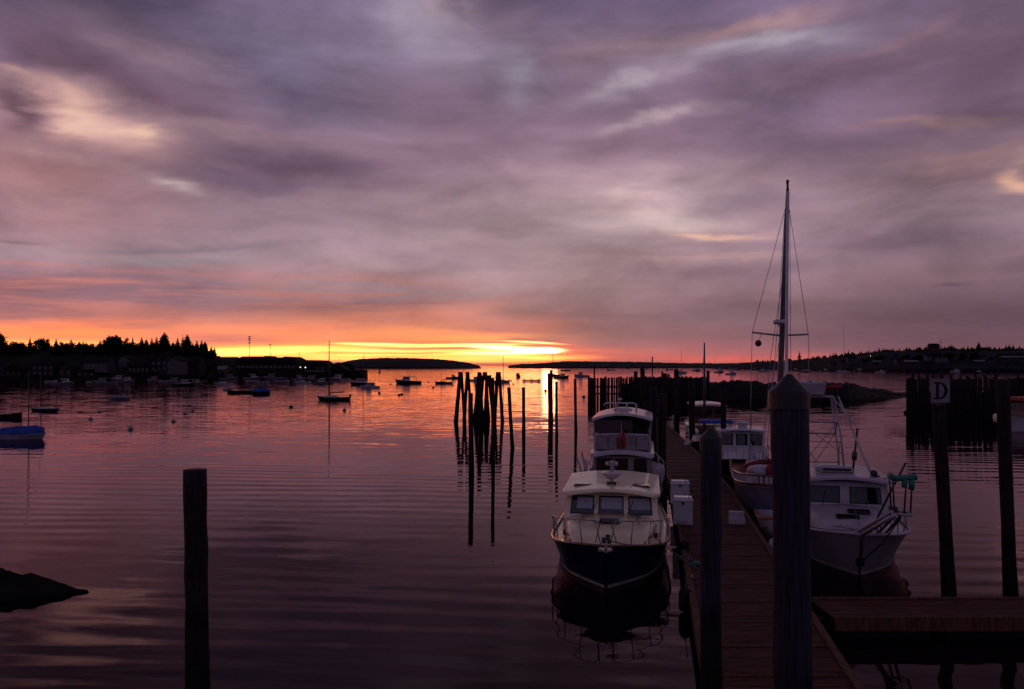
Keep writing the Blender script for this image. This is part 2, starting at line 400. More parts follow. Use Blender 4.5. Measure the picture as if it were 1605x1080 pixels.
M['greyhull'] = mat('grey_lavender_hull_paint', '#8b8496', '#736c80', .35, scale=1.4)
M['bottom'] = mat('dark_bottom_paint', '#241218', '#180c11', .6)
M['stripe'] = mat('pale_boot_stripe', '#9c9088', '#82766f', .4)
M['teak'] = mat('varnished_mahogany', '#5e2414', '#3e160c', .28, scale=5, stretch=(1, 6, 6), coat=.4)
M['teak_pale'] = mat('golden_varnished_wood', '#8a5024', '#5e3216', .3, scale=5, stretch=(1, 6, 6), coat=.4)
M['steel'] = mat('stainless_rail', '#8a8488', '#6e686c', .3, metal=.8)
M['darkpipe'] = mat('dark_tube', '#2c2226', '#1f181b', .5)
M['alu'] = mat('silver_spar', '#9a9298', '#7d767c', .4, metal=.3)
M['mast'] = mat('grey_mast_paint', '#4c444a', '#383136', .45, scale=.8, stretch=(1, 1, .5))
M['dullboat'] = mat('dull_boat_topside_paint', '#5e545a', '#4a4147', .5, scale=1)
M['spar_dark'] = mat('dark_spar', '#30262a', '#221b1e', .5)
M['canvas'] = mat('stone_canvas', '#8c7c80', '#76686c', .85, scale=3)
M['canvas_blue'] = mat('blue_canvas', '#163690', '#10286c', .8, scale=3)
M['canvas_navy'] = mat('dark_blue_canvas', '#141c38', '#0e1428', .8, scale=3)
M['red'] = mat('red_canvas', '#7c1216', '#5a0c10', .75, scale=3)
M['redflag'] = mat('red_flag_cloth', '#a01420', '#7c0f18', .8)
M['orange'] = mat('orange_paint', '#a8401c', '#8a3214', .5)
M['green'] = mat('green_plastic', '#0c6a5c', '#0a5248', .55)
M['rubber'] = mat('black_rubber', '#121114', '#0b0a0c', .65, spec=.15)
M['rope_m'] = mat('tan_rope', '#6c5a50', '#4c3f38', .9, scale=30)
M['rock'] = mat('dark_weedy_rock', '#120d0c', '#070505', .8, spec=.15, scale=1.3, bump=.15, detail=8)
M['foliage'] = mat('dark_spruce_foliage', '#11160f', '#090d08', .9, spec=.15, scale=.6)
M['foliage2'] = mat('dark_leaf_foliage', '#15180e', '#0c0f08', .9, spec=.15, scale=.5)
M['bark'] = mat('tree_bark', '#2c221d', '#1d1613', .9, spec=.15, scale=2)
M['land'] = mat('scrubby_ground', '#120f0e', '#0a0807', .95, spec=.15, scale=.05, detail=8)
M['hill'] = mat('far_wooded_hill', '#110e18', '#0c0a12', .95, spec=.15, scale=.02, detail=8)  # purple cast in the colour stands in for distance haze
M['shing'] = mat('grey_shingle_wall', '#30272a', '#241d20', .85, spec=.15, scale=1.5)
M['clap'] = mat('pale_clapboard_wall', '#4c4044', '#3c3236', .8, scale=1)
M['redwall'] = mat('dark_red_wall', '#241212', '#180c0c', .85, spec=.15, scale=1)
M['roof'] = mat('dark_asphalt_roof', '#141013', '#0d0a0c', .9, spec=.15, scale=2)
M['roof_pale'] = mat('pale_metal_roof', '#6c6068', '#5a5058', .6, scale=1)
M['buoy'] = mat('pale_mooring_ball', '#8c8084', '#6c6266', .5)
M['signwhite'] = mat('dull_white_sign_paint', '#7d7078', '#6b5f67', .6, scale=4)
def glassmat(name, c, rough=.04):
    m, g_, b = newmat(name); b.inputs['Base Color'].default_value = (*lin(c), 1)
    b.inputs['Roughness'].default_value = rough; b.inputs['Specular IOR Level'].default_value = .5; b.inputs['Coat Weight'].default_value = .15
    return m
M['glass'] = glassmat('dark_window_glass', '#0c0a12')
M['paneglass'] = glassmat('house_window_glass', '#1a1620', .1)
def lampmat(name, c, e):
    m, g_, b = newmat(name); b.inputs['Base Color'].default_value = (*lin(c), 1)
    b.inputs['Emission Color'].default_value = (*lin(c), 1); b.inputs['Emission Strength'].default_value = e
    return m
M['lampwarm'] = lampmat('lit_warm_lamp', '#ffe2b8', 5)

# ------------------------------------------------------------------ hulls
def hull_fn(L, B, zb, zm, zs, full=1.0, over=.5, tr=.9, bwl=.86):
    """local frame: +X is the bow, origin midships on the waterline"""
    sh = [(0, .03), (.09, .60), (.18, .83), (.27, .95), (.38, 1.0), (.7, .99), (1, tr)]
    wl = [(0, .02), (.09, .34), (.18, .62), (.27, .80), (.38, .92), (.6, 1.0), (1, tr)]
    def sheer(s):      # s: 0 bow .. 1 stern
        x = L/2-s*L
        hb = B/2*(curve(sh, s)**full)
        z = curve([(0, zb), (.1, lerp(zb, zm, .32)), (.2, lerp(zb, zm, .6)), (.35, lerp(zb, zm, .86)), (.6, zm), (1, zs)], s)
        return x, hb, z
    def section(s, n=7):
        x, hb, z = sheer(s); hw = B/2*bwl*(curve(wl, s)**full)
        off = -over*max(0, 1-s/.25)**1.3
        pts = [(x+off*1.35, 0, -.45*min(1, s*5+.2)), (x+off*1.15, hw*.72, -.22), (x+off, hw, 0)]
        for i in range(1, n+1):
            t = i/n; k = t**1.5
            pts.append((x+off*(1-t), lerp(hw, hb, lerp(t, k, .75 if s < .4 else .3)), z*t))
        return pts
    return sheer, section
STA = [0, .015, .035, .06, .09, .13, .18, .23, .28, .34, .42, .52, .64, .76, .88, 1]
def make_hull(root, L, B, zb, zm, zs, m_hull, m_deck, m_rail, over=.5, tr=.9, full=1.0, bwl=.86, m_low=None, stripe=True, cockpit=None, rail_r=.035, bulwark=.06):
    sheer, section = hull_fn(L, B, zb, zm, zs, full, over, tr, bwl)
    m = MB(); rows = []
    for s in STA:
        p = section(s); rows.append([(x, -y, z) for x, y, z in p[::-1]]+[(x, y, z) for x, y, z in p[1:]])
    m.loft(rows, capb=True); m.build('hull', m_hull, root)
    d = MB(); dr = []
    for s in STA:
        x, hb, z = sheer(s); y = max(hb-.03, .01); z -= bulwark
        dr.append([(x, -y, z), (x, -y*.5, z+.03*B/3), (x, 0, z+.045*B/3), (x, y*.5, z+.03*B/3), (x, y, z)])
    d.loft(dr); d.build('deck', m_deck, root)
    r = MB(); pts = [sheer(s) for s in STA]
    line = [(x-.0, -y, z) for x, y, z in pts[::-1]]+[(x, y, z) for x, y, z in pts]
    r.tube(line, rail_r, 6); r.build('rub_rail', m_rail, root)
    if stripe:
        b = MB()
        for sg in (-1, 1):
            rr = []
            for s in STA:
                p = section(s); a, c = Vector(p[2]), Vector(p[3]); c = a+(c-a)*min(1, .12/max(.01, c.z-a.z))
                q = a+(c-a)*.15; rr.append([(q.x+.004, sg*(q.y+.008), q.z), (c.x+.004, sg*(c.y+.008), c.z)])
            b.loft(rr)
        b.build('boot_stripe', M['stripe'], root)
    return sheer, section
def bow_rail(root, sheer, s1, h, m, r=.016, gap=True, inset=.08, n=6, pulpit=0):
    mb = MB(); side = []
    ss = [.004+(s1-.004)*i/n for i in range(n+1)]
    for s in ss:
        x, y, z = sheer(s); side.append((x+(pulpit if s < .02 else 0)-.05, max(y-inset, .14), z, z+h*(1 if s < s1*.8 else .86)))
    for sg in (-1, 1):
        mb.tube([(x, sg*y, zt) for x, y, z, zt in side], r, 6)
        for x, y, z, zt in side: mb.tube([(x-.05, sg*y, z-.03), (x, sg*y, zt)], r*.85, 6)
    x, y, z, zt = side[0]
    if not gap: mb.tube([(x, -y, zt), (x+.12, 0, zt), (x, y, zt)], r, 6)
    return mb.build('bow_rail', m, root)
def house(root, name, x0, x1, y0, z0, X0, X1, Y0, z1, m, bevel=.03):
    mb = MB().frus(x0, x1, -y0, y0, z0, X0, X1, -Y0, Y0, z1); return mb.build(name, m, root, bevel)
def fquad(x1, y0, z0, X1, Y0, z1): return [(x1, -y0, z0), (x1, y0, z0), (X1, Y0, z1), (X1, -Y0, z1)]
def squad(sg, x0, x1, y0, z0, X0, X1, Y0, z1):
    a = [(x0, sg*y0, z0), (x1, sg*y0, z0), (X1, sg*Y0, z1), (X0, sg*Y0, z1)]
    return a if sg < 0 else [a[1], a[0], a[3], a[2]]
def windows(root, q, spans, v0, v1, frame=M['rubber'], glass=M['glass'], fw=.03):
    for u0, u1 in spans:
        f = MB().panel(q, u0, u1, v0, v1, .010, .03).build('window', frame, root)
        du = fw/max(.1, (Vector(q[1])-Vector(q[0])).length); dv = fw/max(.1, (Vector(q[3])-Vector(q[0])).length)
        MB().panel(q, u0+du, u1-du, v0+dv, v1-dv, .016, .02).build('pane', glass, f)
def roofslab(root, name, x0, x1, y, z, th, m, crown=.1, overx=0, n=8, bevel=.02, rise=0):
    """cambered roof"""
    mb = MB(); rows = []
    for x, k in ((x0, .92), (x0+.12, 1), (x1-.35, 1), (x1-.1, .96), (x1, .86)):
        top = []; bot = []
        for i in range(n+1):
            t = -1+2*i/n; yy = y*k*t; zz = z+crown*(1-t*t)+rise*(x1-x)/(x1-x0)-(.03 if x in (x0, x1) else 0)
            top.append((x, yy, zz+th)); bot.append((x, yy, zz))
        rows.append(top+bot[::-1])
    mb.loft(rows, close=True, smooth=False, capa=True, capb=True)
    return mb.build(name, m, root, bevel)
def moor(name, label, cat, L, bx, bd, slope, away=False, group=None):
    """boat root whose bow (or, away, stern) stands at (bx, bd); slope = dx/dy of its centre line"""
    u = Vector((slope, 1, 0)).normalized(); c = Vector((bx, bd, 0))+u*L/2
    h = u if away else -u
    return thing(name, label, cat, c, math.atan2(h.y, h.x), group)

# ---------------- navy motor yacht, bow on
def navy_yacht():
    L = 10.4
    r = moor('motor_yacht', 'motor yacht with navy hull and cream cabin, moored bow-on left of the dock', 'boat', L, 2.62, 22.4, .165)
    sheer, sec = make_hull(r, L, 3.86, 1.34, .80, .82, M['navy'], M['cream'], M['teak'], over=.5, rail_r=.045, bulwark=.05, bwl=.95)
    f = L/2
    # trunk cabin in front of the wheelhouse, lofted with rounded nose
    m = MB(); rows = []
    for x, y, z0, z1 in ((f-1.05, .25, 1.02, 1.12), (f-1.25, .72, .98, 1.22), (f-1.7, 1.12, .90, 1.30), (f-2.4, 1.34, .85, 1.36), (f-3.4, 1.46, .80, 1.42), (f-4.3, 1.5, .78, 1.46)):
        rows.append([(x, -y, z0), (x, -y*.97, z1-.14), (x, -y*.86, z1-.02), (x, -y*.4, z1+.05), (x, 0, z1+.07), (x, y*.4, z1+.05), (x, y*.86, z1-.02), (x, y*.97, z1-.14), (x, y, z0)])
    m.loft(rows, capa=True, capb=True); tk = m.build('trunk_cabin', M['cream'], r)
    for sg in (-1, 1):   # curved mahogany eyebrow along each shoulder of the trunk
        MB().tube([(f-1.9, sg*1.06, 1.17), (f-2.25, sg*1.30, 1.16), (f-2.7, sg*1.40, 1.22), (f-3.4, sg*1.47, 1.32)], [.02, .03, .03, .02], 6).build('trunk_trim', M['teak'], tk)
        MB().tube([(f-3.0, sg*1.42, 1.06), (f-2.98, sg*1.47, 1.06)], .09, 12).build('porthole', M['glass'], tk)
    h1 = MB().box((f-2.9, .0, 1.50), (.62, .62, .05)).build('deck_hatch', M['glass'], r, .012)
    MB().tube([(f-2.62, -.5, 1.5), (f-2.62, .35, 1.5)], .02, 6).build('grab_bar', M['teak'], h1)
    for sg in (-1, 1):
        MB().tube([(f-2.7, sg*.95, 1.44), (f-3.1, sg*.85, 1.56), (f-3.7, sg*.95, 1.5)], .018, 6).build('hand_rail', M['steel'], r)
    # wheelhouse
    x0, x1 = f-7.6, f-4.05; y0, y1 = 1.62, 1.50; z0, z1 = .9, 2.14
    hs = house(r, 'wheelhouse', x0, x1+.12, y0, z0, x0, x1-.28, y1, z1, M['cream'], .06)
    q = fquad(x1+.12, y0, z0, x1-.28, y1, z1)
    windows(hs, q, [(.065, .315), (.365, .635), (.685, .935)], .46, .94, frame=M['canvas_navy'], fw=.035)
    for u0, u1 in ((.13, .30), (.395, .62), (.70, .915)): MB().panel(q, u0, u1, .60, .89, .022, .004).build('pane_brightness', M['panelight'], hs)  # added pale panels standing in for the light seen in the panes
    MB().tube([(x1+.02, .55, 1.52), (x1-.16, .75, 1.95)], .012, 5).build('wiper', M['rubber'], hs)
    MB().tube([(x1+.02, -.62, 1.52), (x1-.16, -.45, 1.95)], .012, 5).build('wiper', M['rubber'], hs)
    for sg in (-1, 1):
        windows(hs, squad(sg, x0, x1+.12, y0, z0, x0, x1-.28, y1, z1), [(.06, .34), (.38, .66), (.70, .93)] if sg < 0 else [(.07, .30), (.34, .62), (.66, .94)], .46, .92, frame=M['canvas_navy'])
    rf = roofslab(r, 'cabin_roof', x0-.2, x1+.28, 1.62, 2.13, .09, M['cream'], crown=.15, rise=.12)
    for sg in (-1, 1):
        h = MB().box((x1-.75, sg*.98, 2.35), (.45, .62, .05), ry=.03).build('roof_hatch', M['teak'], rf, .015)
        MB().box((x1-.75, sg*.98, 2.385), (.33, .5, .02), ry=.03).build('hatch_glass', M['glass'], h)
    # bowl-shaped radar on a short mast, lights above it
    bx = x1-.62
    rd = MB().lathe([(.04, 0), (.05, .16), (.16, .19), (.27, .28), (.34, .36), (.34, .40), (.06, .43)], (bx, 0, 2.40), 20).build('radar', M['white'], rf)
    MB().tube([(bx, -.16, 2.44), (bx, .16, 2.44)], .045, 8).tube([(bx+.05, 0, 2.36), (bx+.3, 0, 2.30)], .05, 8).build('radar_bracket', M['darkpipe'], rd)
    MB().lathe([(.06, 0), (.05, .30), (.08, .32), (.08, .36)], (bx, 0, 2.82), 10).tube([(bx, -.16, 3.06), (bx, .16, 3.06)], .025, 6).build('light_mast', M['white'], rd)
    for sg in (-1, 1): MB().lathe([(.03, 0), (.06, .03), (.06, .11), (.02, .14)], (bx, sg*.15, 3.03), 8).build('deck_light', M['white'], rd)
    # cockpit coaming aft of the roof
    MB().frus(-L/2+.1, x0, -1.62, 1.62, .7, -L/2+.12, x0, -1.58, 1.58, 1.05).build('cockpit', M['cream'], r, .04)
    # bow rail in two halves with a gate at the stem
    mb = MB(); S = [.012, .06, .12, .19, .27, .36]
    for sg in (-1, 1):
        top = []
        for s in S:
            x, y, z = sheer(s); zt = z+.70*(1 if s < .3 else .8); xt = x-.02
            top.append((xt, sg*max(y-.02, .3), zt)); mb.tube([(x-.06, sg*max(y-.09, .12), z-.02), top[-1]], .016, 6)
        x, y, z = sheer(S[0]); mb.tube([(x-.5, sg*.30, z-.02), (x-.05, sg*.16, z+.62), top[0]], .016, 6)
        x, y, z = sheer(.44); top.append((x, sg*(y-.06), z+.05)); mb.tube(top, .017, 6)
    mb.build('bow_rail', M['steel'], r)
    # anchor, roller and windlass
    an = MB().frus(f-.35, f+.12, -.2, .2, 1.20, f-.35, f+.10, -.17, .17, 1.30).build('anchor_platform', M['cream'], r, .03)
    MB().tube([(f-.7, .03, 1.36), (f+.05, .03, 1.42), (f+.16, .03, 1.28), (f+.02, .03, 1.14)], .03, 6).tube([(f+.12, -.17, 1.26), (f+.18, .03, 1.2), (f+.12, .22, 1.26)], .03, 6).build('anchor', M['steel'], an)
    MB().tube([(f-.55, -.12, 1.38), (f-.55, .12, 1.38)], .09, 10).lathe([(.07, 0), (.05, .14), (.09, .2), (.03, .24)], (f-.72, .05, 1.28), 10).build('windlass', M['darkpipe'], an)
    rp = MB(); rope(rp, (f-.5, .05, 1.40), (f-.9, 1.15, 1.20), .05, .014); rp.build('bow_line', M['rubber'], r)
    for sg in (-1, 1):
        x, y, z = sheer(.12); MB().box((x-.1, sg*(y-.2), z+.03), (.22, .05, .06)).build('bow_cleat', M['steel'], r)
    # big black fenders on the dock side
    return r, sheer
ny, ny_sheer = navy_yacht()

# ---------------- flybridge cruiser, stern on
def flybridge():
    L = 10.5
    r = moor('flybridge_cruiser', 'off-white flybridge cruiser with canvas rails and red flag, stern-on right behind the navy motor yacht', 'boat', L, 4.75, 34.6, .17, away=True)
    sheer, sec = make_hull(r, L, 3.7, 1.5, .95, .9, M['offwhite'], M['offwhite'], M['teak'], over=.7, tr=.92)
    a = -L/2
    z0, z1 = .95, 2.36
    hs = house(r, 'saloon', a+1.1, 1.9, 1.34, z0, a+1.1, 1.5, 1.28, z1, M['canvas'], .04)
    q = [(a+1.1, 1.34, z0), (a+1.1, -1.34, z0), (a+1.1, -1.28, z1), (a+1.1, 1.28, z1)]
    windows(hs, q, [(.06, .34), (.38, .60), (.70, .92)], .42, .93)
    for sg in (-1, 1):
        windows(hs, squad(sg, a+1.1, 1.9, 1.34, z0, a+1.1, 1.5, 1.28, z1), [(.06, .3), (.36, .6), (.66, .9)], .45, .9)
    # curved flybridge deck overhanging the cockpit
    fb = roofslab(r, 'flybridge_deck', a+.75, 2.0, 1.42, 2.34, .17, M['white'], crown=.16)
    # canvas-covered flybridge rail and side moulding
    cn = MB().frus(a+1.0, a+1.08, -1.18, 1.18, 2.66, a+1.0, a+1.06, -1.14, 1.14, 3.32).build('rail_canvas', M['canvas'], r, .02)
    MB().panel([(a+1.0, .25, 2.66), (a+1.0, -.12, 2.66), (a+1.0, -.12, 3.3), (a+1.0, .25, 3.3)], 0, 1, .06, .88, .012, .02).build('rail_door', M['teak'], cn)
    for y in (-.62, .62): MB().tube([(a+.985, y, 2.70), (a+.985, y, 3.24)], .012, 5).build('canvas_seam', M['rubber'], cn)
    for sg in (-1, 1):
        MB().frus(a+1.05, .4, sg*1.16-.03, sg*1.16+.03, 2.60, a+1.05, .4, sg*1.14-.03, sg*1.14+.03, 3.26).build('side_canvas', M['canvas'], r)
        MB().tube([(a+.98, sg*1.2, 2.50), (a+.98, sg*1.22, 3.15), (a+1.04, sg*1.14, 3.34), (a+1.02, 0, 3.37)], .035, 8).build('aft_rail', M['white'], r)
    wn = MB().frus(.5, .62, -1.14, 1.14, 2.6, .28, .34, -1.08, 1.08, 3.5).build('flybridge_windscreen', M['offwhite'], r, .02)
    # hardtop on posts with dark plastic side curtains
    ht = roofslab(r, 'hardtop', a+.9, 1.3, 1.36, 3.98, .08, M['white'], crown=.24)
    for sg in (-1, 1):
        for x in (a+1.1, .9):
            MB().tube([(x, sg*1.22, 2.55), (x+.03, sg*1.27, 4.0)], .03, 8).build('hardtop_post', M['alu'], ht)
        MB().frus(a+1.15, .85, sg*1.25-.01, sg*1.25+.01, 3.32, a+1.15, .85, sg*1.28-.01, sg*1.28+.01, 3.96).build('clear_curtain', M['glass'], ht)
    MB().frus(a+1.12, a+1.14, -.45, 1.2, 3.4, a+1.13, a+1.15, -.45, 1.24, 3.98).build('clear_curtain', M['glass'], ht)
    MB().frus(.9, .92, -1.22, 1.22, 3.3, .9, .92, -1.24, 1.24, 3.98).build('clear_curtain', M['glass'], ht)
    MB().lathe([(.40, 0), (.44, .05), (.42, .13), (.2, .18)], (a+1.9, 0, 4.34), 18).build('radar_dome', M['white'], ht)
    ar = MB().tube([(a+1.7, -.62, 4.28), (a+1.7, -.62, 4.66), (a+1.7, -.5, 4.72), (a+1.7, .75, 4.72), (a+1.7, .85, 4.6)], .035, 8).tube([(a+1.7, .3, 4.3), (a+1.7, .3, 4.7)], .03, 6).tube([(a+1.7, -.2, 4.3), (a+1.7, -.2, 4.7)], .03, 6).build('antenna_arch', M['white'], ht)
    MB().lathe([(.10, 0), (.12, .03), (.08, .08)], (a+1.7, .12, 4.86), 10).tube([(a+1.7, .12, 4.72), (a+1.7, .12, 4.88)], .02, 5).build('gps_dome', M['white'], ar)
    # side decks: rails, dinghy poles, boarding ladder
    for sg in (-1, 1):
        mb = MB()
        for x in (a+.4, a+1.8, a+3.4, 0, 1.6): mb.tube([(x, sg*1.72, .9), (x, sg*1.74, 1.65)], .018, 6)
        mb.tube([(a+.4, sg*1.74, 1.65), (1.6, sg*1.74, 1.65), (3.6, sg*1.35, 1.9), (5.0, sg*.3, 2.1)], .02, 6); mb.build('side_rail', M['alu'], r)
    MB().tube([(a+1.3, -1.5, 1.0), (a+1.35, -1.62, 2.3), (a+1.5, -1.45, 2.55)], .025, 6).tube([(a+1.3, -1.75, 1.0), (a+1.35, -1.85, 2.1), (a+1.5, -1.45, 2.55)], .025, 6).build('boarding_ladder', M['alu'], r)
    MB().lathe([(.10, 0), (.24, .1), (.26, .6), (.2, .78), (.08, .84)], (a+1.0, -1.62, 1.25), 12).build('raft_canister', M['offwhite'], r)
    MB().tube([(a+1.5, 1.5, 1.0), (a+1.4, 1.85, 2.5)], .05, 8).tube([(a+1.2, 1.6, 1.0), (a+1.1, 1.62, 2.2)], .05, 8).tube([(a+1.6, 1.7, 1.0), (a+1.9, 2.1, 2.2)], .04, 8).build('rolled_awning', M['offwhite'], r)
    # ensign on a staff
    st = MB().tube([(a+.80, .02, 2.5), (a+.72, .02, 3.95)], .016, 6).build('flag_staff', M['alu'], r)
    mb = MB(); rows = []
    for i in range(9):
        t = i/8; z = 3.62-.62*t
        rows.append([(a+.73+.02*math.sin(t*7), .02-.04*k+.05*math.sin(k*2.2+t*3)*(.3+t), z-k*.045) for k in range(5)])
    mb.loft(rows); fl = mb.build('flag', M['redflag'], st)
    sl = fl.modifiers.new('thickness', 'SOLIDIFY'); sl.thickness = .006
    return r
flybridge()

# ---------------- white lobster boat with tower and bow pulpit
def lobster():
    L = 10.6
    r = moor('lobster_boat', 'white lobster boat with pipe tower and bow pulpit, moored right of the big foreground piling', 'boat', L, 10.45, 23.75, .28)
    sheer, sec = make_hull(r, L, 3.9, 1.38, .95, .85, M['lobhull'], M['dimwhite'], M['offwhite'], over=.62, rail_r=.05, bulwark=.05)
    f = L/2
    MB().tube([(f+.02, 0, 1.36), (f-.2, 0, .9), (f-.45, 0, .45), (f-.62, 0, 0), (f-.8, 0, -.3)], .035, 6).build('stem_band', M['darkpipe'], r)
    m = MB(); rows = []
    for x, y, z0, z1 in ((f-1.25, .3, 1.05, 1.14), (f-1.5, .78, 1.0, 1.26), (f-2.2, 1.15, .95, 1.42), (f-3.2, 1.32, .9, 1.55), (f-4.0, 1.4, .88, 1.62)):
        rows.append([(x, -y, z0), (x, -y*.97, z1-.16), (x, -y*.84, z1-.02), (x, 0, z1+.07), (x, y*.84, z1-.02), (x, y*.97, z1-.16), (x, y, z0)])
    m.loft(rows, capa=True, capb=True); tk = m.build('trunk_cabin', M['dimwhite'], r)
    for x, y in ((f-2.75, .28), (f-2.25, -.12)):
        MB().box((x, y, 1.60 if x < f-2.5 else 1.50), (.34, .70, .05), ry=.16).build('deck_hatch', M['glass'], tk, .012)
    x0, x1 = f-6.9, f-3.75; y0, y1 = 1.48, 1.36; z0, z1 = .95, 2.42
    hs = house(r, 'wheelhouse', x0, x1+.12, y0, z0, x0, x1-.22, y1, z1, M['dimwhite'], .05)
    q = fquad(x1+.12, y0, z0, x1-.22, y1, z1)
    windows(hs, q, [(.08, .44), (.55, .91)], .50, .88, fw=.03)
    for u in (.25, .72): 
        P = Vector(q[0]).lerp(Vector(q[1]), u); MB().tube([(x1-.02, -y0+2*y0*u, 1.62), (x1-.12, -y0+2*y0*u+.1, 2.1)], .012, 5).build('wiper', M['rubber'], hs)
    for sg in (-1, 1):
        windows(hs, squad(sg, x0, x1+.12, y0, z0, x0, x1-.22, y1, z1), [(.1, .42), (.52, .86)], .48, .88)
    rf = roofslab(r, 'cabin_roof', x0-.6, x1+.18, 1.50, 2.41, .10, M['dimwhite'], crown=.13)
    # raft canister and roof gear
    cn = MB().box((x1-.9, -.28, 2.74), (.4, 1.25, .20)).build('raft_box', M['offwhite'], rf, .05)
    MB().box((x1-.68, -.20, 2.76), (.05, .9, .07)).build('raft_band', M['canvas_navy'], cn)
    for y in (-.7, .15): MB().box((x1-.9, y, 2.6), (.3, .08, .12)).build('raft_foot', M['dimwhite'], cn)
    MB().lathe([(.05, 0), (.05, .08), (.12, .12), (.12, .26), (.05, .3)], (x1-.35, .95, 2.52), 10).tube([(x1-.35, .75, 2.55), (x1-.35, 1.15, 2.62)], .03, 6).build('searchlight', M['darkpipe'], rf)
    MB().tube([(x1-.2, -1.35, 2.56), (x1-.2, 1.35, 2.56)], .02, 6).build('roof_rail', M['steel'], rf)
    # tower of bent pipe
    tw = MB(); bx, tx = x1-2.6, x1-2.9
    legs = {}
    for sx in (0, 1):
        for sg in (-1, 1):
            b = Vector((bx-sx*1.5+.7, sg*.9-.6, 2.45 if sx == 0 else 1.0)); t = Vector((tx-sx*.9+.4, sg*.6-.7, 5.25))
            if sx == 0: b = Vector((bx+.7, sg*.8-.6, 2.5))
            tw.tube([b, b.lerp(t, .5)+Vector((0, sg*.06, 0)), t], .035, 8); legs[sx, sg] = (b, t)
    lv = lambda k, t: legs[k][0].lerp(legs[k][1], t)
    for t, rr in ((.66, .04), (.4, .02)):
        loop = [lv((0, -1), t), lv((0, 1), t), lv((1, 1), t), lv((1, -1), t), lv((0, -1), t)]
        tw.tube(loop, rr, 6)
    tw.tube([lv((0, -1), .03), lv((0, 1), .66)], .016, 5).tube([lv((0, 1), .25), lv((0, -1), .66)], .016, 5)
    tw.tube([lv((1, -1), .1), lv((1, 1), .66)], .016, 5).tube([lv((1, 1), .1), lv((1, -1), .66)], .016, 5)
    c = [lv((0, -1), 1), lv((0, 1), 1), lv((1, 1), 1), lv((1, -1), 1)]
    tw.tube(c+[c[0]], .035, 8)
    tw.tube([c[1]+Vector((0, 0, -.1)), lv((0, 1), .8)+Vector((.1, .35, 0)), lv((0, 1), .66)+Vector((.1, .45, 0))], .035, 6)
    tower = tw.build('tower', M['alu'], r)
    # belly band cover at the top of the tower, red cushion, outrigger
    bb = MB(); z = 5.30
    bb.frus(c[2].x-.05, c[1].x+.15, -1.45, -.45, z, c[2].x-.15, c[1].x+.25, -1.55, -.35, z+.50)
    bb.build('tower_cover', M['offwhite'], tower, .06)
    MB().tube([(c[1].x, -.40, z+.32), (c[1].x, .18, z+.34)], .06, 8).build('rolled_flag', M['redflag'], tower)
    MB().lathe([(.09, 0), (.09, .06), (.02, .12)], (c[1].x-.2, -.9, z+.5), 8).build('tower_light', M['dimwhite'], tower)
    ou = MB().tube([(x1-.1, 1.55, 1.15), (x1-.9, .75, 3.1), (x1-1.9, -.02, 5.30)], [.045, .04, .03], 8).build('outrigger', M['dimwhite'], r)
    MB().tube([(x1-1.7, .45, 2.5), (x1-1.75, .62, 4.15)], .04, 8).tube([(x1-1.7, .50, 3.0), (x1-1.72, .53, 3.3)], .09, 8).build('rod_pole', M['darkpipe'], r)
    # pulpit
    W = r.matrix_world
    bpy.context.view_layer.update(); inv = r.matrix_world.inverted()
    loc = lambda px, py, d: inv @ Vector((X(px, d), d, Z(py, d)))
    A = [loc(1345, 834, 23.9), loc(1352, 838, 23.6)]; B = [loc(1398, 802, 21.7), loc(1404, 807, 21.4)]
    pp = MB()
    for i in range(2): pp.tube([A[i], B[i]], .055, 8)
    for t in (.15, .35, .55, .75, .95): pp.tube([A[0].lerp(B[0], t), A[1].lerp(B[1], t)], .025, 6)
    pl = [loc(1396, 806, 21.9), loc(1428, 808, 21.5), loc(1424, 803, 22.1), loc(1398, 800, 22.2)]
    pp.tube(pl+[pl[0]], .04, 6)
    pul = pp.build('pulpit', M['alu'], r)
    st = MB()
    st.tube([loc(1400, 811, 21.9), loc(1378, 834, 24.3)], .04, 6).tube([loc(1411, 810, 21.8), loc(1386, 838, 24.6)], .04, 6)
    st.tube([loc(1372, 820, 23.2), loc(1376, 838, 24.4)], .025, 6).tube([loc(1364, 826, 23.6), loc(1365, 840, 24.3)], .025, 6)
    st.tube([loc(1372, 818, 23.0), loc(1400, 762, 22.2), loc(1420, 725, 22.0)], .032, 6)
    st.tube([loc(1412, 812, 21.7), loc(1382, 852, 23.6), loc(1348, 882, 24.1)], .022, 6)
    st.build('pulpit_brace', M['darkpipe'], pul)
    MB().lathe([(.12, -.1), (.14, 0), (.1, .12)], loc(1348, 881, 24.1), 8).build('stem_ring', M['rubber'], pul)
    up = MB()
    for p, q_ in ((1397, 1394), (1402, 1399), (1417, 1421), (1427, 1430)):
        up.tube([loc(p, 805, 21.8), loc(q_, 747, 21.7)], .024, 6)
    up.box(loc(1400, 800, 21.8), (.2, .2, .22)); hp = up.build('pulpit_stand', M['darkpipe'], pul)
    MB().tube([loc(1393, 745, 21.7), loc(1404, 750, 21.7), loc(1420, 749, 21.7), loc(1436, 748, 21.7)], .085, 8).tube([loc(1419, 748, 21.7), loc(1417, 764, 21.7)], .075, 8).tube([loc(1430, 748, 21.7), loc(1428, 768, 21.7)], .075, 8).build('padded_hoop', M['green'], pul)
    mb = MB()
    for s in (.05, .11, .17):
        x, y, z = sheer(s); mb.tube([(x, y-.1, z), (x, y-.08, z+.62)], .018, 6)
    mb.tube([(sheer(.05)[0], sheer(.05)[1]-.08, sheer(.05)[2]+.62), (sheer(.11)[0], sheer(.11)[1]-.08, sheer(.11)[2]+.62), (sheer(.17)[0], sheer(.17)[1]-.08, sheer(.17)[2]+.62), (sheer(.24)[0], sheer(.24)[1]-.08, sheer(.24)[2]+.1)], .018, 6)
